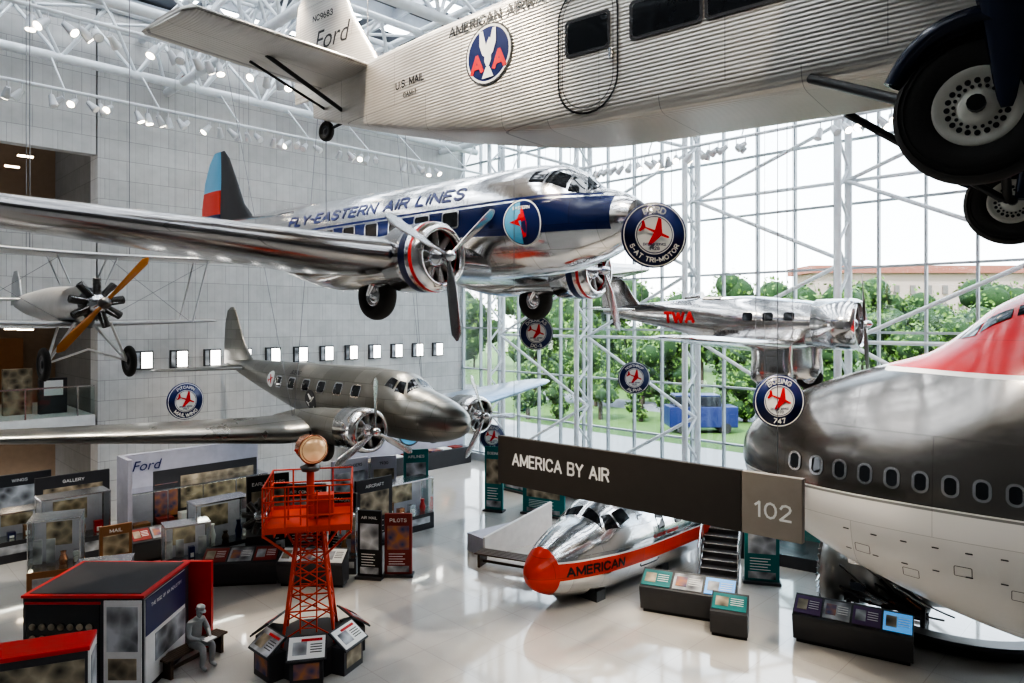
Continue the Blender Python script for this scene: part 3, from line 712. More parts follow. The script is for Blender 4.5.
for sd in(-1,1):
    B.patch(mb,sd,[(-2.9,38),(-2.5,38),(-2.55,58),(-2.85,58)],'pane'); B.patch(mb,sd,[(-2.42,36),(-2.12,46),(-2.3,66),(-2.48,60)],'pane'); B.patch(mb,sd,[(-2.06,52),(-2.04,86),(-2.35,86),(-2.27,68)],'pane')
B.decal(mb,-1,ann(0,.3),-9.9,5.8,'ivory'); B.decal(mb,-1,planeshape(.22,20),-9.9,5.8,'redsign',.02)
B.decal(mb,-1,ann(0,.36),-6.8,5.25,'dkgrey',.016); B.decal(mb,-1,planeshape(.3,30),-6.8,5.25,'ivory',.02)
B.decal(mb,-1,text2d('BOEING',.14),-8.2,6.12,'dkgrey')
mb.obj('markings_and_windows',bo)
mb=MB(); wing_pair(mb,(0,-3.6,4.6,4.55),(3.2,-3.9,4.2,4.62),(11.3,-5.9,1.7,5.25),'greyw',.18,left=(3.4,-3.95,4.1,4.62))
wing(mb,[(3.2,-3.9,4.2,4.62,.15),(6,-4.6,3.3,4.85,.14),(10.3,-5.65,1.95,5.15,.11),(10.9,-5.95,1.4,5.2,.1),(11.2,-6.3,.5,5.22,.1)],'bluew')
mb.obj('wing',bo)
mb=MB(); fin(mb,0,0,[(6.1,-12.3,2.9),(7.0,-13.3,1.9),(7.9,-13.8,1.3),(8.4,-14.1,.8),(8.55,-14.3,.3)],M['grey'])
for q in(-1,1): wing(mb,[(q*.05,-12.6,2.1,6.05,.1),(q*2.4,-13.1,1.4,6.05,.1),(q*3.3,-13.4,.9,6.05,.1),(q*3.5,-13.6,.4,6.05,.1)],'grey')
mb.obj('tail',bo)
mb=MB()
for q in(-1,1):
    y_=q*2.15; z_=4.9
    cowl(mb,(-1.65,y_,z_),.64,1.0,'silver',.76)
    mb.lathe([(-1.9,0),(-2.3,.5),(-2.9,.56),(-4.2,.5),(-5.8,.3),(-7,.03)],'grey',28,Matrix.Translation((0,y_,z_-.05)))
    radial(mb,(-1.9,y_,z_),.52,9); prop(mb,(-1.45,y_,z_),3,1.5,[0,25][q>0],'polish',.22)
    wheel(mb,(-4.0,y_,z_-.75),.42,.24,'dkgrey'); mb.tube((-4,y_-.2,z_-.2),(-4,y_-.2,z_-.75),.04,'dkmetal')
mb.obj('engines_and_wheels',bo)
Tb=Matrix.Translation((-1.26,20,0))@Matrix.Rotation(R(-42.6),4,'Z')
hang(Tb@Vector((-13,0,6.4)))
for q in(-1,1): 
    p=Tb@Vector((-5,q*2.6,4.9)); hang(p,Tb@Vector((-5,q*1.5,ROOF))); hang(p,Tb@Vector((-8,q*3.5,ROOF)))

# ============================================================ SILVER MAIL PLANE
al=empty('silver_mail_monoplane',(9.45,19,0),R(-41.35))
A=Fus([(-1.0,.62,7.24,8.5),(-2,.63,7.2,8.62),(-3.2,.6,7.22,8.72),(-4.4,.5,7.4,8.72),(-6,.34,7.75,8.6),(-7.5,.16,8.05,8.5),(-8.3,.04,8.22,8.42)])
mb=MB(); A.mesh(mb,'silver',.2,48); mb.obj('fuselage',al)
mb=MB(); A.decal(mb,-1,text2d('TWA',.38,width=1.05,t=.22),-5.2,8.08,'red',.02)
for i in range(3): A.decal(mb,-1,rrect(.3,.24,.06),-1.7-i*.6,8.1,'pane')
A.decal(mb,-1,text2d('U.S. MAIL',.12),-3.5,7.65,'dkgrey')
A.patch(mb,1,[(-3.9,60),(-4.5,60),(-4.5,120),(-3.9,120)],'black')
mb.loft([[(-4.6-.7*k,.16*(1-k*.9)*math.cos(t),8.7+.2*(1-k)*math.sin(t)) for t in [i*math.pi/5 for i in range(10)]] for k in(0,.3,.6,1)],'silver')
mb.obj('markings_and_cockpit',al)
mb=MB(); wing_pair(mb,(0,-1.3,3.0,7.3),(1.3,-1.4,2.8,7.3),(6.4,-1.9,1.3,7.6),'silver',.15,left=(4.4,-1.7,1.9,7.5)); mb.obj('wing',al)
mb=MB(); fin(mb,0,0,[(8.3,-6.6,1.75),(8.8,-7.1,1.3),(9.25,-7.4,.9),(9.4,-7.6,.4)],M['silver'])
for q in(-1,1): wing(mb,[(q*.05,-6.9,1.4,8.35,.1),(q*1.6,-7.2,.9,8.37,.1),(q*2.1,-7.45,.4,8.38,.1)],'silver')
mb.tube((-7.7,0,8.2),(-7.8,0,7.95),.03,'dkmetal'); wheel(mb,(-7.8,0,7.9),.12,.07); mb.obj('tail',al)
mb=MB(); cowl(mb,(0,0,7.88),.72,1.1,'silver',.78); radial(mb,(-.3,0,7.88),.56); prop(mb,(.12,0,7.88),2,1.4,12,'dkmetal',.2)
for q in(-1,1):
    rings=[]
    for zz,l,w_ in((7.3,.55,.2),(6.9,.52,.2),(6.6,.55,.19),(6.35,.55,.17),(6.2,.38,.1)):
        rings.append([(-1.9+l*math.cos(t)-.15*(math.cos(t)<0)*l,q*1.25+w_*math.sin(t),zz) for t in [i*math.pi/10 for i in range(20)]])
    mb.loft(rings,'silver'); wheel(mb,(-1.75,q*1.25,6.3),.4,.18,'alu')
mb.obj('engine_and_spats',al)
Ta=Matrix.Translation((9.45,19,0))@Matrix.Rotation(R(-41.35),4,'Z')
for p in((-6.8,0,8.6),(-2.4,1.2,7.6),(-2.4,-1.2,7.6)): hang(Ta@Vector(p))

# ============================================================ BIPLANE
bi=empty('mail_biplane',(-8.8,15,0),R(-41.35))
mb=MB()
Q=Fus([(-.45,.32,8.0,8.70),(-1.2,.38,7.93,8.75),(-3,.36,7.95,8.8),(-5,.22,8.1,8.72),(-6.6,.04,8.35,8.6)])
Q.mesh(mb,'fabric',.25,32); mb.obj('fuselage',bi)
mb=MB(); radial(mb,(-.25,0,8.36),.55,9,'dkmetal'); prop(mb,(.2,0,8.36),2,1.35,-41,'propwood',.2,'dkmetal')
mb.obj('engine_and_propeller',bi)
mb=MB()
for (z_,x0_,s_) in((9.45,-.6,4.1),(7.9,-1.1,3.2)):
    wing_pair(mb,(0,x0_,1.35,z_),(.6,x0_,1.35,z_),(s_,x0_,1.2,z_+.08),'fabric',.09)
for q in(-1,1):
    for xx in(-.8,-1.6): mb.tube((xx-.2,q*2.4,7.95),(xx,q*2.7,9.5),.022,'pipe')
    for xx in(-.8,-1.5): mb.tube((xx,q*.35,8.8),(xx,q*.6,9.42),.018,'pipe')
    mb.tube((-1,q*.5,9.4),(-1.2,q*2.4,7.98),.006,'cable',4); mb.tube((-1,q*2.7,9.4),(-1.2,q*.4,7.98),.006,'cable',4)
    wheel(mb,(-.8,q*.85,7.05),.36,.12,'dkgrey')
    mb.tube((-.5,q*.35,7.95),(-.8,q*.8,7.05),.03,'white'); mb.tube((-1.6,q*.35,7.9),(-.8,q*.8,7.05),.03,'white'); mb.tube((-.8,0,7.35),(-.8,q*.85,7.05),.025,'white')
fin(mb,0,0,[(8.4,-5.8,1.2),(9.1,-6.1,.8),(9.35,-6.3,.4)],M['fabric']); wing(mb,[(-1.5,-6,.5,8.55,.08),(-1,-5.6,1.1,8.55,.08),(1,-5.6,1.1,8.55,.08),(1.5,-6,.5,8.55,.08)],'fabric')
mb.obj('wings_and_undercarriage',bi)
Ti=Matrix.Translation((-8.8,15,0))@Matrix.Rotation(R(-41.35),4,'Z')
for p in((-1.2,1,9.5),(-1.2,-1,9.5),(-5.5,0,8.7)): hang(Ti@Vector(p))

# ============================================================ JUMBO NOSE
M['jumbo']=layered('jumbo_skin',((.27,.255,.24),.2,.95),[
    ([('z',-1,4.38,0)],(.70,.69,.67),.25,0),
    ([('z',-1,4.35,0),('z',1,4.30,0)],(.2,.2,.2),.3,0),
    ([('z',1,6.86,0),('x',-1,-3.4,0)],(.8,.8,.8),.25,0),
    ([('z',1,6.95,0),('x',-1,-3.4,0)],(.50,.008,.012),.2,0)],(3.0,1.9),.05,pvar=.05,seam=.6,dirt=.1)
ju=empty('jumbo_jet_nose_section',(6.2,18.6,0),R(144.6))
J=Fus([(0,.03,4.62,4.68),(-.06,.38,4.3,5.03),(-.25,.85,3.95,5.35),(-.7,1.42,3.5,5.78),(-1.4,1.98,3.0,6.2),(-2.4,2.5,2.48,6.64),(-3.4,2.82,2.08,6.98),(-4.2,2.98,1.8,7.25),(-4.9,3.08,1.58,7.75),(-5.5,3.14,1.42,8.3),(-6.4,3.2,1.25,8.75),(-8,3.25,1.12,9.2),(-11,3.25,1.05,9.5),(-20.5,3.25,1.05,9.5)],cf=.40)
mb=MB(); J.mesh(mb,'jumbo',.2,96); mb.obj('fuselage',ju)
mb=MB()
for i in range(26):
    xx=-1.75-i*.508
    if i in (10,11): continue
    for sd in(1,-1):
        J.decal(mb,sd,rrect(.23,.34,.11),xx,4.82,'pane',.02); J.decal(mb,sd,frame2(.30,.42,.14,.05),xx,4.82,'alu',.024)
J.decal(mb,1,frame2(1.1,1.95,.2,.03),-7.15,4.5,'dkgrey')
for k in range(16):
    J.decal(mb,1,rrect(.12,.03,.01),-2.9-(k%8)*.55,3.6-.5*(k//8),'dkgrey')
for k in range(5):
    J.decal(mb,1,frame2(.3,.22,.03,.012),-3.2-k*.9,3.2-.3*(k%2),'dkgrey')
for sd in(1,-1):
    J.patch(mb,sd,[(-5.75,64.5),(-5.2,66.5),(-5.35,73),(-5.8,70.5)],'pane'); J.patch(mb,sd,[(-5.13,67),(-4.85,75),(-5.1,79),(-5.28,73.5)],'pane'); J.patch(mb,sd,[(-4.82,76.5),(-4.75,89),(-5.05,89),(-5.08,80)],'pane'); J.patch(mb,sd,[(-6.3,63),(-5.85,64),(-5.9,70),(-6.3,68.5)],'pane')
mb.obj('windows_and_markings',ju)
mb=MB()
for q in(-1,1): 
    for xx in(-9.5,-12): mb.tube((xx,q*1.4,0),(xx,q*1.2,1.4),.15,'steel',12)
mb.obj('support_posts',ju)

# ============================================================ PISTON AIRLINER NOSE ON FLOOR
M['amer']=layered('polished_skin_orange_band',((.80,.80,.81),.15,1),[
    ([('z',1,.92,0),('z',-1,1.36,0)],(.74,.04,.008),.3,0),
    ([('z',1,1.36,0),('z',-1,1.41,0)],(.85,.85,.85),.3,0),
    ([('x',1,-.62,0)],(.70,.035,.008),.3,0)],(1.0,.5),.06)
am=empty('airliner_nose_section',(.42,18.95,0),R(225))
D=Fus([(0,.02,.98,1.02),(-.06,.2,.82,1.2),(-.2,.36,.66,1.38),(-.55,.6,.44,1.66),(-1.1,.86,.26,1.94),(-1.7,1.06,.12,2.14),(-2.1,1.16,.06,2.24),(-2.5,1.25,.03,2.48),(-3,1.33,.02,2.68),(-4,1.42,.0,2.84),(-7.2,1.45,.0,2.86)])
mb=MB(); D.mesh(mb,'amer',.15,60); mb.obj('fuselage',am)
mb=MB(); D.decal(mb,1,text2d('AMERICAN',.27,width=1.85,t=.2),-1.72,1.14,'black',.02)
for sd in(-1,1):
    D.patch(mb,sd,[(-3.2,38),(-2.75,36),(-2.75,56),(-3.15,54)],'pane'); D.patch(mb,sd,[(-2.68,35),(-2.3,44),(-2.45,62),(-2.68,57)],'pane'); D.patch(mb,sd,[(-2.24,48),(-2.18,86),(-2.5,86),(-2.42,64)],'pane')
for i in range(3): D.decal(mb,1,rrect(.36,.42,.08),-4.4-i*.9,1.95,'pane')
D.decal(mb,1,text2d('FLAGSHIP VERMONT',.1),-4.6,1.58,'red')
D.decal(mb,1,frame2(.9,1.5,.1,.03),-3.9,1.5,'dkgrey')
mb.obj('windows_and_markings',am)
mb=MB()
for xx in(-2.2,-5.5): mb.box((xx,0,.15),(.4,1.6,.3),'dkgrey')
mb.obj('cradle',am)

# ============================================================ SIGNS
def arc_text(mb,T,s,r,h,top=True,m='ivory'):
    adv=[(.5 if c==' ' else GL[c][0]+.26)*h for c in s]; tot=sum(adv); x=-tot/2
    for ch,a in zip(s,adv):
        k=(x+a/2)/r; x+=a
        if ch==' ': continue
        t=(math.pi/2-k) if top else (-math.pi/2+k)
        rot=(t-math.pi/2) if top else (t+math.pi/2)
        g=text2d(ch,h,t=.2)
        flat(mb,xf(g,math.degrees(rot),1,r*math.cos(t),r*math.sin(t)),m,T)
def xfT(T,dx,dy): return T@Matrix.Translation((dx,dy,0))
def rsign(X,Y,z,yaw,top,bot,r=.55,yr='1928'):
    mb=MB()
    mb.lathe([(-.03,0),(-.03,r),(.03,r),(.03,0)],'navy',48,Matrix.Rotation(R(90),4,'Z'))
    for fl in(0,1):
        T=Matrix.Rotation(math.pi*fl,4,'Z')@Matrix.Translation((0,-.036,0))@Matrix.Rotation(R(90),4,'X')
        def L(k): return T@Matrix.Translation((0,0,k*.006))
        flat(mb,ann(r*.93,r*.965),'ivory',L(0)); flat(mb,ann(0,r*.60),'ivory',L(0)); flat(mb,ann(r*.54,r*.565),'navy',L(1))
        flat(mb,planeshape(r*.50,-22 if fl==0 else 22,0,r*.1),'redsign',L(2))
        flat(mb,text2d('ENTERED SERVICE',r*.085,width=r*.7),'navy',xfT(L(2),0,-r*.29)); flat(mb,text2d(yr,r*.11),'navy',xfT(L(2),0,-r*.41))
        arc_text(mb,L(1),top,r*.765,r*.21 if len(top)<8 else r*.17); arc_text(mb,L(1),bot,r*.765,r*.21 if len(bot)<9 else r*.165,False)
    o=mb.obj('round_hanging_sign'); o.location=(X,Y,z); o.rotation_euler=(0,0,R(yaw))
    Tq=Matrix.Translation((X,Y,z))@Matrix.Rotation(R(yaw),4,'Z')
    for q in(-1,1): hang(Tq@Vector((q*r*.55,0,r*.83)),Tq@Vector((q*r*.55,0,ROOF-z)),.005)
rsign(2.37,11.7,9.42,5,'FORD','5-AT TRI-MOTOR')
rsign(.78,22.6,7.58,5,'DOUGLAS','DC-3',yr='1936')
rsign(4.15,23.8,6.03,5,'NORTHROP','ALPHA',yr='1930')
rsign(-9.8,21,5.57,50,'PITCAIRN','MAILWING',yr='1927')
rsign(5.6,14.7,6.3,5,'BOEING','747',yr='1970')
rsign(-.85,30,2.98,8,'BOEING','247',yr='1933')
bn=empty('hanging_banner_sign',(-.26,14.9,0),math.atan2(-4.1,4.76))
L_=math.hypot(4.76,4.1); mb=MB()
mb.box((L_*.4225,0,5.05),(L_*.845,.12,1.0),'greyboard'); mb.obj('long_board',bn,.01)
mb=MB(); mb.box((L_*.9235,0,5.05),(L_*.153,.12,1.0),'taupe'); mb.obj('number_board',bn,.01)
mb=MB()
T=Matrix.Translation((.42,-.065,5.1))@Matrix.Rotation(R(90),4,'X'); flat(mb,text2d('AMERICA BY AIR',.27,'LEFT',width=2.35,t=.16),'ivory',T)
T=Matrix.Translation((5.83,-.065,4.98))@Matrix.Rotation(R(90),4,'X'); flat(mb,text2d('102',.27,width=.56,t=.14),'ivory',T)
mb.obj('lettering',bn)
Tn=Matrix.Translation((-.26,14.9,0))@Matrix.Rotation(math.atan2(-4.1,4.76),4,'Z')
for q in(.4,L_-.4): hang(Tn@Vector((q,0,5.5)),None,.006)

# ============================================================ BEACON TOWER
bt=empty('airway_beacon_tower',(-4.75,16.5,0),R(12))
mb=MB()
legs=[(-1,-1),(1,-1),(1,1),(-1,1)]
def lp(i,z): 
    f=(z-.75)/(3.2-.75); h=.56+( .27-.56)*f; return Vector((legs[i%4][0]*h,legs[i%4][1]*h,z))
lv=[.75,1.35,1.9,2.4,2.82,3.2]
for i in range(4):
    mb.tube(lp(i,.0),lp(i,3.2),.038,'orange',6)
    for a_,b_ in zip(lv[:-1],lv[1:]):
        mb.tube(lp(i,a_),lp(i+1,b_),.018,'orange',5); mb.tube(lp(i+1,a_),lp(i,b_),.018,'orange',5); mb.tube(lp(i,b_),lp(i+1,b_),.02,'orange',5)
mb.obj('lattice',bt)
mb=MB(); h=.95
mb.box((0,0,3.3),(2*h,2*h,.05),'orange')
for i in range(9): mb.box((-h+i*h/4,0,3.24),(.03,2*h,.1),'orange')
for i in range(4):
    c0=Vector((legs[i][0]*h,legs[i][1]*h,3.3)); mb.tube(lp(i,2.55),c0+Vector((0,0,-.05)),.03,'orange',6)
    c1=Vector((legs[(i+1)%4][0]*h,legs[(i+1)%4][1]*h,3.3))
    for k in range(4):
        p=c0.lerp(c1,k/4); mb.tube(p,p+Vector((0,0,1.0)),.022,'orange',6)
    for zz in(.35,.68,1.0): mb.tube(c0+Vector((0,0,zz)),c1+Vector((0,0,zz)),.02,'orange',6)
    mb.box((c0+c1)/2+Vector((0,0,.06)),(2*h if i%2==0 else .02,.02 if i%2==0 else 2*h,.10),'orange')
for q in(-.18,.18): mb.tube((q,-.62,.9),(q,-.5,4.1),.018,'orange',6)
for k in range(13): mb.tube((-.18,-.61+.01*k,1.0+k*.25),(.18,-.61+.01*k,1.0+k*.25),.012,'orange',5)
mb.tube((-.5,0,3.3),(-.5,0,4.1),.02,'orange'); mb.box((.3,.2,3.6),(.45,.35,.5),'orange')
mb.obj('platform',bt)
mb=MB(); mb.tube((0,0,3.3),(0,0,4.45),.09,'orange',12); mb.lathe([(4.45,.0),(4.45,.2),(4.55,.24),(4.62,.1)],'dkmetal',20,Matrix.Rotation(R(-90),4,'Y'))
T=Matrix.Translation((0,0,4.98))@Matrix.Rotation(R(-70),4,'Z')
mb.lathe([(-.24,0),(-.26,.2),(-.2,.31),(.2,.33),(.24,.35),(.26,.33)],'brass',32,T); mb.lathe([(.25,.32),(.3,.27),(.36,.15),(.38,0)],mat('beacon_lens',(.85,.55,.32),.06,.4,emit=.2),32,T)
for rr in(.1,.18,.26): mb.lathe([(.3,rr),(.375-rr*.3,rr+.012),(.3,rr+.024)],'brass',32,T)
for q in(-1,1): mb.tube((0,0,4.6),(.0+q*.36*math.sin(R(70)),q*.36*math.cos(R(70)),4.98),.03,'orange')
mb.tube((0,0,5.3),(0,0,5.38),.03,'black'); mb.obj('lamp',bt)
mb=MB()
mb.lathe([(0,0),(0,1.0),(.55,1.0),(.6,.95),(.6,0)],'dkgrey',8,Matrix.Rotation(R(-90),4,'Y')@Matrix.Rotation(R(22.5),4,'X'),False)
for k,(ang,mm) in enumerate(((-90,'ivory'),(-35,'ivory'),(-145,'pic2'),(25,'maroon'),(155,'dkgrey'))):
    T=Matrix.Rotation(R(ang),4,'Z')@Matrix.Translation((1.08,0,.76))@Matrix.Rotation(R(35),4,'Y')
    mb.box((0,0,0),(.6,.85,.04),'dkgrey',T=T); mb.box((0,0,.025),(.52,.78,.015),mm,T=T)
    mb.box((.02,-.15,.036),(.3,.3,.008),'pic2' if mm!='pic2' else 'pic1',T=T); mb.box((-.17,.1,.036),(.06,.45,.008),'red',T=T)
    for j in range(4): mb.box((-.06+j*.06,.2,.036),(.02,.25,.006),'dkgrey',T=T)
    T=Matrix.Rotation(R(ang),4,'Z'); mb.box((1.05,0,.3),(.35,.7,.6),'dkgrey',T=T); mb.box((1.235,0,.32),(.01,.55,.35),'pic1' if k%2 else 'pic3',T=T)
mb.obj('reading_rail_base',bt)

# ============================================================ EXHIBIT HELPERS
def gpanel(name,X,Y,yaw,w,h,board,pic='pic1',title=None,z0=0.0):
    mb=MB(); mb.box((0,0,z0+h/2),(w,.12,h),board); mb.box((0,0,.04),(w+.1,.4,.08),'dkgrey')
    for s in(-1,1):
        y=s*.066
        if pic: mb.box((0,y,z0+h*.62),(w*.8,.02,h*.38),pic)
        lm='ivory' if board not in('white','lilac','ivory') else 'dkgrey'
        for j in range(5): mb.box((-.05*w-(j%2)*.04*w,y,z0+h*.36-j*h*.04),(w*(.6-.08*(j%2)),.012,h*.012),lm)
        mb.box((0,y,z0+h*.12),(w*.8,.015,h*.1),'pic2')
    T=Matrix.Translation((0,-.075,z0+h*.9))@Matrix.Rotation(R(90),4,'X')
    if title: flat(mb,text2d(title,min(.12,1.0*w/len(title))),'ivory' if board not in('white','lilac','ivory') else 'dkgrey',T)
    o=mb.obj(name,bevel=.008); o.location=(X,Y,0); o.rotation_euler=(0,0,R(yaw)); return o
def rail(name,X,Y,yaw,w,top='maroon',h=.75,d=.7,n=3,glow=False):
    mb=MB(); mb.box((0,.1,.05),(w*.95,d*.6,.1),'black')
    pr=[(-d*.25,.1),(d*.5,.1),(d*.5,h+.3),(-d*.5,h),(-d*.5,h-.08)]
    v=[(sx*w/2,y,z) for sx in(-1,1) for y,z in pr]; k=5
    mb.add(v,[tuple(range(k))[::-1],tuple(range(k,2*k))]+[(i,(i+1)%k,k+(i+1)%k,k+i) for i in range(k)],'dkgrey')
    sl=math.atan2(.3,d); T=Matrix.Translation((0,0,h+.15))@Matrix.Rotation(sl,4,'X')
    cw=w/n
    for i in range(n):
        cx=-w/2+cw*(i+.5); mm=[top,'pic2',top,'pic3'][i%4] if n>1 else top
        mb.box((cx,0,.012),(cw*.92,d*.85,.02),mm if not(glow and i==n-1) else 'led',T=T)
        mb.box((cx-cw*.2,.0,.026),(cw*.35,d*.5,.012),['pic1','pic3','pic2'][i%3],T=T)
        for j in range(4): mb.box((cx+cw*.2,d*.2-j*d*.11,.026),(cw*.35,d*.03,.008),'ivory' if mm not in('ivory',) else 'dkgrey',T=T)
    o=mb.obj(name,bevel=.01); o.location=(X,Y,0); o.rotation_euler=(0,0,R(yaw)); return o
def case(name,X,Y,yaw,w,d,h,base=.8,mm='dkgrey',items=4):
    e=empty(name,(X,Y,0),R(yaw))
    mb=MB(); mb.box((0,0,base/2),(w,d,base),mm); mb.box((0,0,h+.02),(w,d,.05),'alu'); mb.box((0,d/2-.03,(base+h)/2),(w*.96,.03,h-base),'lilac'); mb.box((0,-d/2-.006,base*.6),(w*.8,.012,base*.4),'pic2')
    mb.box((0,-d*.3,h-.02),(w*.85,.06,.03),'caseglow'); mb.box((0,d/2-.05,(base+h)/2+.1),(w*.5,.02,(h-base)*.5),'pic1')  # added glow under the lid to light the case inside
    for sx in(-1,1):
        for sy in(-1,1): mb.box((sx*(w/2-.02),sy*(d/2-.02),(base+h)/2),(.03,.03,h-base),'alu')
    mb.obj('base',e,.006)
    mb=MB(); mb.box((0,0,(base+h)/2),(w-.02,d-.02,h-base-.01),'case'); mb.obj('glass',e)
    mb=MB()
    for i in range(items):
        x=-w/2+w*(i+.5)/items; hh=random.uniform(.2,.5)*(h-base); m_=random.choice(['wood','red','ivory','alu','brass','navy','dkwood'])
        k=random.random()
        if k<.4: mb.lathe([(0,0),(0,.09),(hh*.4,.12),(hh*.8,.06),(hh,.08),(hh,0)],m_,14,Matrix.Translation((x,0,base))@Matrix.Rotation(R(-90),4,'Y'))
        elif k<.7: mb.box((x,.05,base+hh/2),(w/items*.5,.2,hh),m_); mb.box((x,-.06,base+hh*.3),(w/items*.3,.02,hh*.4),'ivory')
        else: mb.box((x,.1,base+.25*(h-base)+.05),(w/items*.7,.02,(h-base)*.5),random.choice(['pic1','pic2','pic3']))
    mb.obj('artefacts',e,.005); return e
def bench(X,Y,yaw,w=1.7,d=.5,m='dkwood'):
    mb=MB()
    for i in range(5): mb.box((0,-d/2+d*(i+.5)/5,.44),(w,d/5*.85,.05),m)
    for q in(-1,1): mb.box((q*(w/2-.15),0,.21),(.08,d*.9,.42),m)
    mb.box((0,0,.15),(w-.3,.06,.08),m)
    o=mb.obj('bench',bevel=.01); o.location=(X,Y,0); o.rotation_euler=(0,0,R(yaw))

# ---- lower-left kiosk
ki=empty('exhibit_kiosk',(-9.1,15.9,0))
mb=MB(); w,d,h=2.55,2.1,2.1
mb.box((0,0,h/2),(w,d,h),'dkgrey'); mb.box((0,0,h+.03),(w+.06,d+.06,.06),'red'); mb.box((0,0,h+.065),(w-.16,d-.16,.02),'dkgrey'); mb.obj('body',ki,.01)
mb=MB(); y=-d/2-.012
mb.box((-.42,y,1.15),(1.55,.02,1.7),'pane'); mb.box((-.42,y-.01,2.0),(1.6,.03,.05),'red')
for i in range(7):
    for j in range(2): mb.lathe([(0,0),(0,.07),(.02,.07),(.02,0)],'pic1',16,Matrix.Translation((-1.05+i*.2,y-.02,1.5-j*.25))@Matrix.Rotation(R(-90),4,'Z'))
mb.box((-.42,y-.012,.7),(1.3,.01,.4),'pic1')
mb.box((.85,y,1.1),(.8,.03,1.9),'white'); mb.box((.85,y-.02,1.45),(.66,.012,.95),'pic2'); mb.box((.85,y-.02,.6),(.6,.012,.45),'pic1')
x=w/2+.012
mb.box((x,-.1,1.1),(.03,1.8,1.9),'white'); mb.box((x+.018,-.1,1.65),(.01,1.8,.8),'navy'); mb.box((x+.02,.1,.85),(.01,1.4,.6),'pic2')
T=Matrix.Translation((x+.03,-.1,1.85))@Matrix.Rotation(R(90),4,'Z')@Matrix.Rotation(R(90),4,'X'); flat(mb,text2d('THE RISE OF AN INDUSTRY',.08),'ivory',T)
mb.box((1.38,1.25,1.05),(.75,.12,2.1),'red'); mb.obj('graphics',ki)
mb=MB(); mb.box((0,0,1.05),(1.9,.7,2.1),'dkgrey'); mb.box((0,0,2.13),(1.96,.76,.08),'red'); mb.box((.96,0,1.05),(.04,.7,2.1),'white'); mb.box((.2,-.36,1.4),(1.4,.03,1.1),'pic1')
mb.box((.2,.36,1.3),(1.5,.03,1.3),'maroon'); mb.box((.985,0,1.5),(.02,.5,.9),'pic2')
o=mb.obj('exhibit_partition',bevel=.01); o.location=(-8.6,12.5,0); o.rotation_euler=(0,0,R(22))

# ---- statue
def figure(name,J,E,loc,yaw,m,root='pelvis'):
    e=empty(name,loc,R(yaw))
    names=list(J); me=bpy.data.meshes.new(name+'_body'); me.from_pydata([J[k][0] for k in names],[(names.index(a),names.index(b)) for a,b in E],[])
    o=bpy.data.objects.new('body',me); col.objects.link(o); o.parent=e
    md=o.modifiers.new('skin','SKIN'); md.use_smooth_shade=True
    for i,k in enumerate(names):
        r=J[k][1]; sv=me.skin_vertices[0].data[i]; sv.radius=(r,r) if not isinstance(r,tuple) else r; sv.use_root=(k==root)
    s=o.modifiers.new('sub','SUBSURF'); s.levels=2; s.render_levels=2; me.materials.append(M[m])
    return e,o
def head(e,c,m,pitch=0,hat=True,yaw=0):
    mb=MB(); T=Matrix.Translation(c)@Matrix.Rotation(yaw,4,'Z')@Matrix.Rotation(pitch,4,'Y')
    rings=[]
    for z,a,b_,ox in((-.12,.03,.03,.05),(-.11,.05,.045,.035),(-.08,.07,.058,.02),(-.03,.085,.068,.01),(.02,.095,.075,0),(.07,.093,.074,-.005),(.11,.07,.06,-.01),(.135,.03,.03,-.01)):
        rings.append([(ox+a*math.cos(t),b_*math.sin(t),z) for t in [i*math.pi/10 for i in range(20)]])
    mb.loft(rings,m,True,True,T)
    mb.loft([[(.085,0.012,.02),(.085,-.012,.02),(.1,0,.02)],[(.085,.016,-.025),(.085,-.016,-.025),(.118,0,-.025)],[(.08,.01,-.035),(.08,-.01,-.035),(.09,0,-.035)]],m,True,True,T)
    for q in(-1,1):
        mb.loft([[(-.0+.02*math.cos(t),q*(.075+.01*k),.0+.032*math.sin(t)) for t in [i*math.pi/4 for i in range(8)]] for k in(0,1)],m,True,True,T)
        mb.box((.088,q*.028,.028),(.012,.026,.012),'black',T=T)
    mb.box((.083,0,-.06),(.012,.045,.008),'black',T=T)
    if hat:
        mb.lathe([(.06,.105),(.075,.10),(.14,.098),(.165,.06),(.17,0)],m,20,T@Matrix.Rotation(R(-90),4,'Y'))
        mb.loft([[(.03+.14*math.cos(t),.085*math.sin(t),.06+z) for t in [i*math.pi/8 for i in range(16)]] for z in(0,.012)],m,True,True,T)
    mb.obj('head',e)
def hand(J,E,k,w,dirv,side,r=.009):
    d=Vector(dirv).normalized(); up=Vector((0,0,1)); s=d.cross(up).normalized()
    palm=Vector(w)+d*.06; J[k+'palm']=(tuple(palm),(.03,.018)); E.append((k+'wrist',k+'palm'))
    for i,l in enumerate((.07,.08,.075,.06)):
        b=palm+s*(i-1.5)*.019+d*.03; m=b+d*l*.5-up*.01; t=m+d*l*.35-up*.03
        for nm,p in(('a',b),('b',m),('c',t)): J[f'{k}f{i}{nm}']=(tuple(p),r)
        E.extend([(k+'palm',f'{k}f{i}a'),(f'{k}f{i}a',f'{k}f{i}b'),(f'{k}f{i}b',f'{k}f{i}c')])
    b=Vector(w)+d*.02+s*side*.035; t=b+d*.045+s*side*.015
    J[k+'t1']=(tuple(b),.012); J[k+'t2']=(tuple(t),.009); E.extend([(k+'palm',k+'t1'),(k+'t1',k+'t2')])
J_={'pelvis':((0,0,.56),(.16,.14)),'waist':((.02,0,.74),(.17,.14)),'chest':((.07,0,.93),(.20,.15)),'neckb':((.11,0,1.07),(.09,.08)),'neck':((.15,0,1.16),.06)}
E_=[('pelvis','waist'),('waist','chest'),('chest','neckb'),('neckb','neck')]
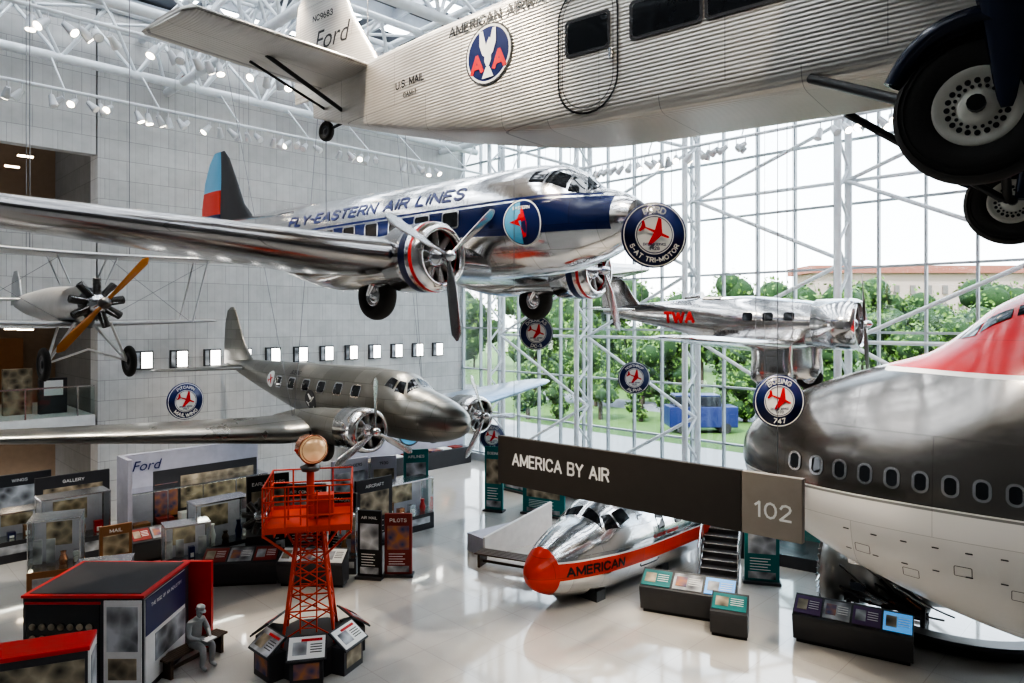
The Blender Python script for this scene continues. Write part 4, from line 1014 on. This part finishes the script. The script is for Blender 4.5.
for q,k in((-1,'r'),(1,'l')):
    J_[k+'hip']=((.05,q*.11,.55),.105); J_[k+'knee']=((.46,q*.13,.53),.085); J_[k+'shin']=((.47,q*.13,.32),.075); J_[k+'ankle']=((.42,q*.13,.1),.06); J_[k+'toe']=((.60,q*.14,.045),.045)
    J_[k+'sh']=((.08,q*.2,1.01),.085); J_[k+'elb']=((.16,q*.27,.76),.068); J_[k+'wrist']=((.38,q*.13,.70),.04)
    E_+= [('pelvis',k+'hip'),(k+'hip',k+'knee'),(k+'knee',k+'shin'),(k+'shin',k+'ankle'),(k+'ankle',k+'toe'),('chest',k+'sh'),(k+'sh',k+'elb'),(k+'elb',k+'wrist')]
    hand(J_,E_,k,J_[k+'wrist'][0],(.9,-q*.45,0),-q if q<0 else 1)
st,_=figure('seated_man_statue',J_,E_,(-7.4,16.25,0),-25,'bronze')
head(st,(.20,0,1.27),'bronze',R(22))
mb=MB(); mb.box((.5,0,.69),(.2,.3,.02),'bronze'); mb.box((.5,0,.703),(.18,.28,.008),'ivory'); mb.obj('open_book',st)
bench(-7.42,16.27,65,1.7,.4)

# ---- exhibits
gpanel('exhibit_board',-3.9,28.4,15,1.0,2.75,'teal','pic2','AIRLINES')
gpanel('exhibit_board',-5.1,27.8,20,1.0,2.6,'lilac','pic1','1930')
gpanel('exhibit_board',-.75,29.3,-20,.8,2.7,'teal','pic1','BOEING')
gpanel('exhibit_board',-3.55,21.9,0,.85,1.95,'maroon','pic3','PILOTS')
gpanel('exhibit_board',-4.4,21.7,-10,.75,2.1,'black','pic2','AIR MAIL')
gpanel('exhibit_board',1.3,28.6,-30,1.9,1.7,'teal','pic1','SPEED')
gpanel('exhibit_board',7.6,21.3,-15,1.0,2.1,'teal','pic2','JET AGE')
gpanel('exhibit_board',-8.3,23.8,35,1.4,2.75,'black','pic1','EARLY YEARS')
gpanel('exhibit_board',-6.9,23.5,5,1.3,2.5,'dkgrey','pic2','AIR COMMERCE')
gpanel('exhibit_board',-5.6,23.2,-15,1.0,2.3,'black','pic3','BEACONS')
gpanel('exhibit_board',-4.9,24.8,45,1.5,2.4,'dkgrey','pic1','AIRCRAFT')
gpanel('exhibit_board',-6.3,27.2,45,1.6,2.6,'lilac','pic2','PASSENGERS')
rail('reading_rail',-8.2,21.2,8,2.2,'maroon'); rail('reading_rail',-6.0,21.1,-4,2.0,'ivory')
case('display_case',-5.2,22.3,0,.6,.6,1.9,.5,items=2)
case('display_case',-10.1,21.7,35,1.3,.8,1.7,.6)
case('display_case',-4.0,26.6,45,2.0,.8,1.9,.6)
case('display_case',-7.9,25.4,45,2.2,.8,1.9,.6)
case('display_case',-9.8,23.4,45,1.8,.8,2.0,.6)
rail('reading_rail',4.75,18.9,-23,2.5,'teal',glow=True); rail('reading_rail',8.2,16.9,-31,2.6,'purple',n=4,glow=True)
rail('reading_rail',5.5,17.7,-23,.9,'teal',.7,.6,1)
bench(-.2,22.5,-25,2.0,.6) 
mb=MB(); mb.loft([[(-1.5,-.06,0),(-1.5,.06,0),(-1.5,.06,.65),(-1.5,-.06,.65)],[(1.6,-.06,0),(1.6,.06,0),(1.6,.06,1.35),(1.6,-.06,1.35)]],'white',False); mb.box((0,.5,.3),(3,.9,.6),'lilac')
o=mb.obj('access_ramp'); o.location=(.2,24.6,0); o.rotation_euler=(0,0,R(40))
ws=empty('wall_showcase',tuple(W(10.2,-27.3)),R(45)); mb=MB()
mb.box((0,0,1.6),(5,.25,3.2),'lilac'); mb.box((0,-.5,.35),(5,1.0,.7),'dkgrey'); mb.box((-2.5,-.5,1.6),(.15,1.2,3.2),'lilac'); mb.box((.5,-.13,1.6),(3.9,.02,1.8),'dkgrey')
mb.box((.9,-.15,1.6),(2.8,.03,1.2),'pic1'); mb.box((-1.0,-.15,1.4),(.8,.03,1.2),'pic3'); mb.box((0,-1.01,.4),(4.6,.02,.3),'pic2'); mb.box((0,-.85,1.93),(4.7,.06,.03),'caseglow')  # ends with the same added glow bar, brightening the showcase
T=Matrix.Translation((-1.7,-.15,2.75))@Matrix.Rotation(R(90),4,'X'); flat(mb,script2d('Ford',.5,shear=.3),'navy',T)
for i in range(6): mb.box((-2+i*.8,-.55,.78),(.55,.4,.1+.12*(i%3)),['wood','maroon','ivory','navy'][i%4])
mb.obj('boards',ws,.008); mb=MB(); mb.box((0,-.5,1.35),(4.9,.95,1.2),'case'); mb.box((0,-.5,1.97),(5,1,.05),'alu')
for i in range(5): mb.box((-2.46+i*1.23,-.99,1.35),(.03,.03,1.25),'alu')
mb.obj('glass',ws)
ws=empty('route_map_wall_display',tuple(W(22.6,WL+.6)),R(45)); mb=MB()
mb.box((0,0,1.5),(7.5,.2,3.2),'lilac'); mb.box((0,-.5,.45),(7.2,.9,.9),'dkgrey')
for i,x_ in enumerate((-2.4,0,2.4)):
    T=Matrix.Translation((x_,-.12,2.1))@Matrix.Rotation(R(90),4,'X')
    flat(mb,ann(0,.8),'ltblue' if i==1 else 'pic1',T); flat(mb,ann(.74,.83),'dkgrey',T@Matrix.Translation((0,0,.01))); flat(mb,planeshape(.4,30*i),'brass',T@Matrix.Translation((0,0,.012)))
for i in range(8): mb.box((-2.8+i*.8,-.5,.93),(.6,.6,.06),['pic1','pic3','ivory','maroon'][i%4])
mb.obj('board_and_counter',ws,.008)
for b_ in(-25,-21,-17,-13):
    p=W(24.3,b_+1); rail('reading_rail',p.x,p.y,-45,2.8,'teal',n=4)
for b_,c_ in((-23,'teal'),(-16,'maroon')):
    p=W(23.2,b_); gpanel('exhibit_board',p.x,p.y,-45,1.4,2.2,c_,'pic2','FLIGHT')
case('display_case',-13.2,20.3,25,1.3,1.0,2.3,.9,'wood'); case('display_case',-14.6,23.3,45,2.0,.9,2.2,.8)
gpanel('exhibit_board',-12.4,21.9,40,.9,1.6,'wood','pic1','MAIL')
gpanel('exhibit_board',-16.3,26,45,2.4,2.3,'dkgrey','pic1','GALLERY'); rail('reading_rail',-11.8,23.5,40,1.8,'maroon')
gpanel('exhibit_board',-18.3,26.0,45,2.0,2.3,'dkgrey','pic2','WINGS'); case('display_case',-16.6,23.6,45,1.8,.9,1.6,.7)
case('display_case',-11.3,19.4,20,1.4,.8,1.3,.7,'wood')
s_=empty('stairway',(6.3,21.4,0),R(-22)); mb=MB()
for i in range(9): mb.box((0,i*.28,.09+i*.17),(1.1,.3,.18),'dkgrey'); mb.box((0,i*.28-.14,.17+i*.17),(1.1,.03,.03),'alu')
for q in(-1,1):
    mb.tube((q*.58,-.1,1.0),(q*.58,2.3,2.45),.025,'alu'); mb.loft([[(q*.58,-.1,0),(q*.58,-.1,.25),(q*.6,-.1,.25),(q*.6,-.1,0)],[(q*.58,2.3,1.3),(q*.58,2.3,1.6),(q*.6,2.3,1.6),(q*.6,2.3,1.3)]],'dkgrey',False)
    for i in range(5): mb.tube((q*.58,-.1+i*.6,.1+i*.36),(q*.58,-.1+i*.6,1.0+i*.36),.015,'alu')
mb.box((0,3.0,1.5),(1.3,1.3,.15),'dkgrey')
for qx in(-.55,.55):
    for qy in(2.5,3.5): mb.box((qx,qy,.72),(.1,.1,1.45),'dkgrey')
mb.obj('steps',s_)
mb=MB(); mb.box((0,0,.2),(3,2.2,.4),'dkgrey'); mb.box((0,-1.08,.85),(3,.03,.9),'case'); mb.box((0,-1.08,1.32),(3,.06,.05),'alu'); mb.box((-1.48,0,.85),(.03,2.1,.9),'case')
mb.box((.2,.9,1.3),(2.2,.12,1.8),'teal'); mb.box((.2,.83,1.5),(1.8,.02,.9),'pic2')
o=mb.obj('viewing_platform',bevel=.01); o.location=(10.1,23.1,0); o.rotation_euler=(0,0,R(-35))
def engstand(X,Y,yaw,r=.75):
    e=empty('aero_engine_on_stand',(X,Y,0),R(yaw)); mb=MB()
    radial(mb,(0,0,1.75),r,9,'dkmetal'); mb.lathe([(-.9,0),(-.9,.3),(-.35,.35)],'dkmetal',20,Matrix.Translation((0,0,1.75)))
    mb.obj('engine',e); mb=MB()
    mb.box((-.5,0,.55),(.9,.9,1.1),'dkgrey'); mb.tube((-.6,-.3,1.1),(-.6,0,1.6),.05,'dkgrey'); mb.tube((-.6,.3,1.1),(-.6,0,1.6),.05,'dkgrey'); mb.obj('stand',e,.01)
engstand(-8.0,22.3,-70,.6)
e=empty('jet_engine_exhibit',(9.7,18.35,0),R(146)); e.scale=(1.2,1.05,1.05); mb=MB(); zc=1.15
mb.lathe([(1.3,.0),(1.3,.2),(1.2,.35),(1.15,.78),(1.0,.84),(.8,.82),(.75,.62),(.2,.55),(.15,.62),(0,.62),(-.05,.5),(-.7,.47),(-.75,.58),(-.9,.58),(-.95,.42),(-1.5,.36),(-1.8,.2),(-2.0,0)],'midmetal',48,Matrix.Translation((0,0,zc)))
for k in range(30):
    t=2*math.pi*k/30; mb.box((0,0,0),(.06,.02,.5),'polish',T=Matrix.Translation((1.2,0,zc))@Matrix.Rotation(t,4,'X')@Matrix.Translation((0,0,.55))@Matrix.Rotation(R(35),4,'Z'))
for k in range(44):
    t=random.uniform(0,6.28); x0=random.uniform(-1.4,.3); x1=x0+random.uniform(.3,.8); r_=random.uniform(.6,.7)
    pts=[(x0+(x1-x0)*u,math.cos(t+.6*u)*r_,zc+math.sin(t+.6*u)*r_) for u in(0,.25,.5,.75,1)]
    mb.path(pts,random.uniform(.018,.04),random.choice(['alu','dkmetal','black','brass']),6)
for k in range(16): t=random.uniform(0,6.28); mb.box((random.uniform(-1.2,.6),math.cos(t)*.6,zc+math.sin(t)*.6),(.3,.2,.2),random.choice(['dkmetal','alu','black']))
mb.obj('engine',e); mb=MB()
for xx in(.6,-.8):
    for q in(-1,1): mb.tube((xx,q*.8,0),(xx,q*.4,.85),.05,'dkgrey'); mb.tube((xx,q*.8,.06),(xx,-q*.8,.06),.05,'dkgrey')
mb.tube((.6,.8,.06),(-.8,.8,.06),.05,'dkgrey'); mb.tube((.6,-.8,.06),(-.8,-.8,.06),.05,'dkgrey'); mb.obj('stand',e)
mb=MB(); rings=[]
for i in range(15):
    t=R(215+i*8); c_=Vector((11.8,18.8,0)); d_=Vector((math.cos(t),math.sin(t),0)); r_=2.3
    rings.append([c_+d_*r_+Vector((0,0,.0)),c_+d_*r_+Vector((0,0,.42)),c_+d_*(r_+.5)+Vector((0,0,.45)),c_+d_*(r_+.5)+Vector((0,0,.35)),c_+d_*(r_+.15)+Vector((0,0,0))])
mb.loft(rings,'dkgrey',False)
mb.obj('curved_bench')
cables.obj('suspension_cables')

# ============================================================ LIGHT
w=bpy.data.worlds.new('World'); sc.world=w; w.use_nodes=True; nt=w.node_tree; bg=nt.nodes['Background']
tc=nt.nodes.new('ShaderNodeTexCoord'); sp_=nt.nodes.new('ShaderNodeSeparateXYZ'); nt.links.new(tc.outputs['Generated'],sp_.inputs[0])
cr=nt.nodes.new('ShaderNodeValToRGB'); cr.color_ramp.elements[0].color=(1,1,1,1); cr.color_ramp.elements[1].color=(.70,.83,1,1); cr.color_ramp.elements[1].position=.6
nt.links.new(sp_.outputs[2],cr.inputs[0]); nt.links.new(cr.outputs[0],bg.inputs[0]); bg.inputs[1].default_value=4.4
s=bpy.data.lights.new('sun','SUN'); s.energy=6; s.angle=R(3); so=bpy.data.objects.new('sun',s); col.objects.link(so)
so.rotation_euler=Vector((.45,.55,-.9)).to_track_quat('-Z','Y').to_euler()
def spot(a,b,z,tx,ty,tz,e,ang=50,c=(1,.86,.68)):
    l=bpy.data.lights.new('track_spot','SPOT'); l.energy=e; l.spot_size=R(ang); l.spot_blend=.6; l.shadow_soft_size=.12; l.color=c
    p=W(a,b,z); o=bpy.data.objects.new('track_spotlight',l); col.objects.link(o); o.location=p
    o.rotation_euler=(Vector((tx,ty,tz))-p).to_track_quat('-Z','Y').to_euler()
spot(9,-21.5,15.6,-4.7,16.6,2,2500); spot(15,-21.5,15.6,-6.5,22.5,1,4500,55)
spot(12,-27,15.2,-10.5,27,1,3500,60); spot(20,-27,15.2,-4,33,2,3000,60)
spot(3,-21.5,15.6,-9.2,16,1,3500); spot(6,-15,16.5,-2,17,9.5,2500,55)
spot(3,-10,16.5,.5,14,10,2500,60); spot(23.7,-14,14.2,2,20,1.5,3500,50)
spot(10,-5,16.5,6,15,1,3000,60); spot(14,-4,16.5,5,19,1,3000,50)
spot(12,-3,16.5,9,15.5,7,2500,60); spot(2,-1,16.5,2,9,11.5,900,70); spot(7,-11,16.8,0,14,0,3500,60)
spot(6,-21.5,15.6,-12.5,21.5,1,4500,55); spot(4,-16,16.8,-5,20,5.5,3500,45)

cam=bpy.data.cameras.new('camera'); co=bpy.data.objects.new('camera',cam); col.objects.link(co)
co.location=(0,0,8); co.rotation_euler=(R(90),0,0); cam.sensor_width=36; cam.lens=36*700/1024; cam.shift_y=-21.5/1024; cam.clip_end=2000
sc.camera=co
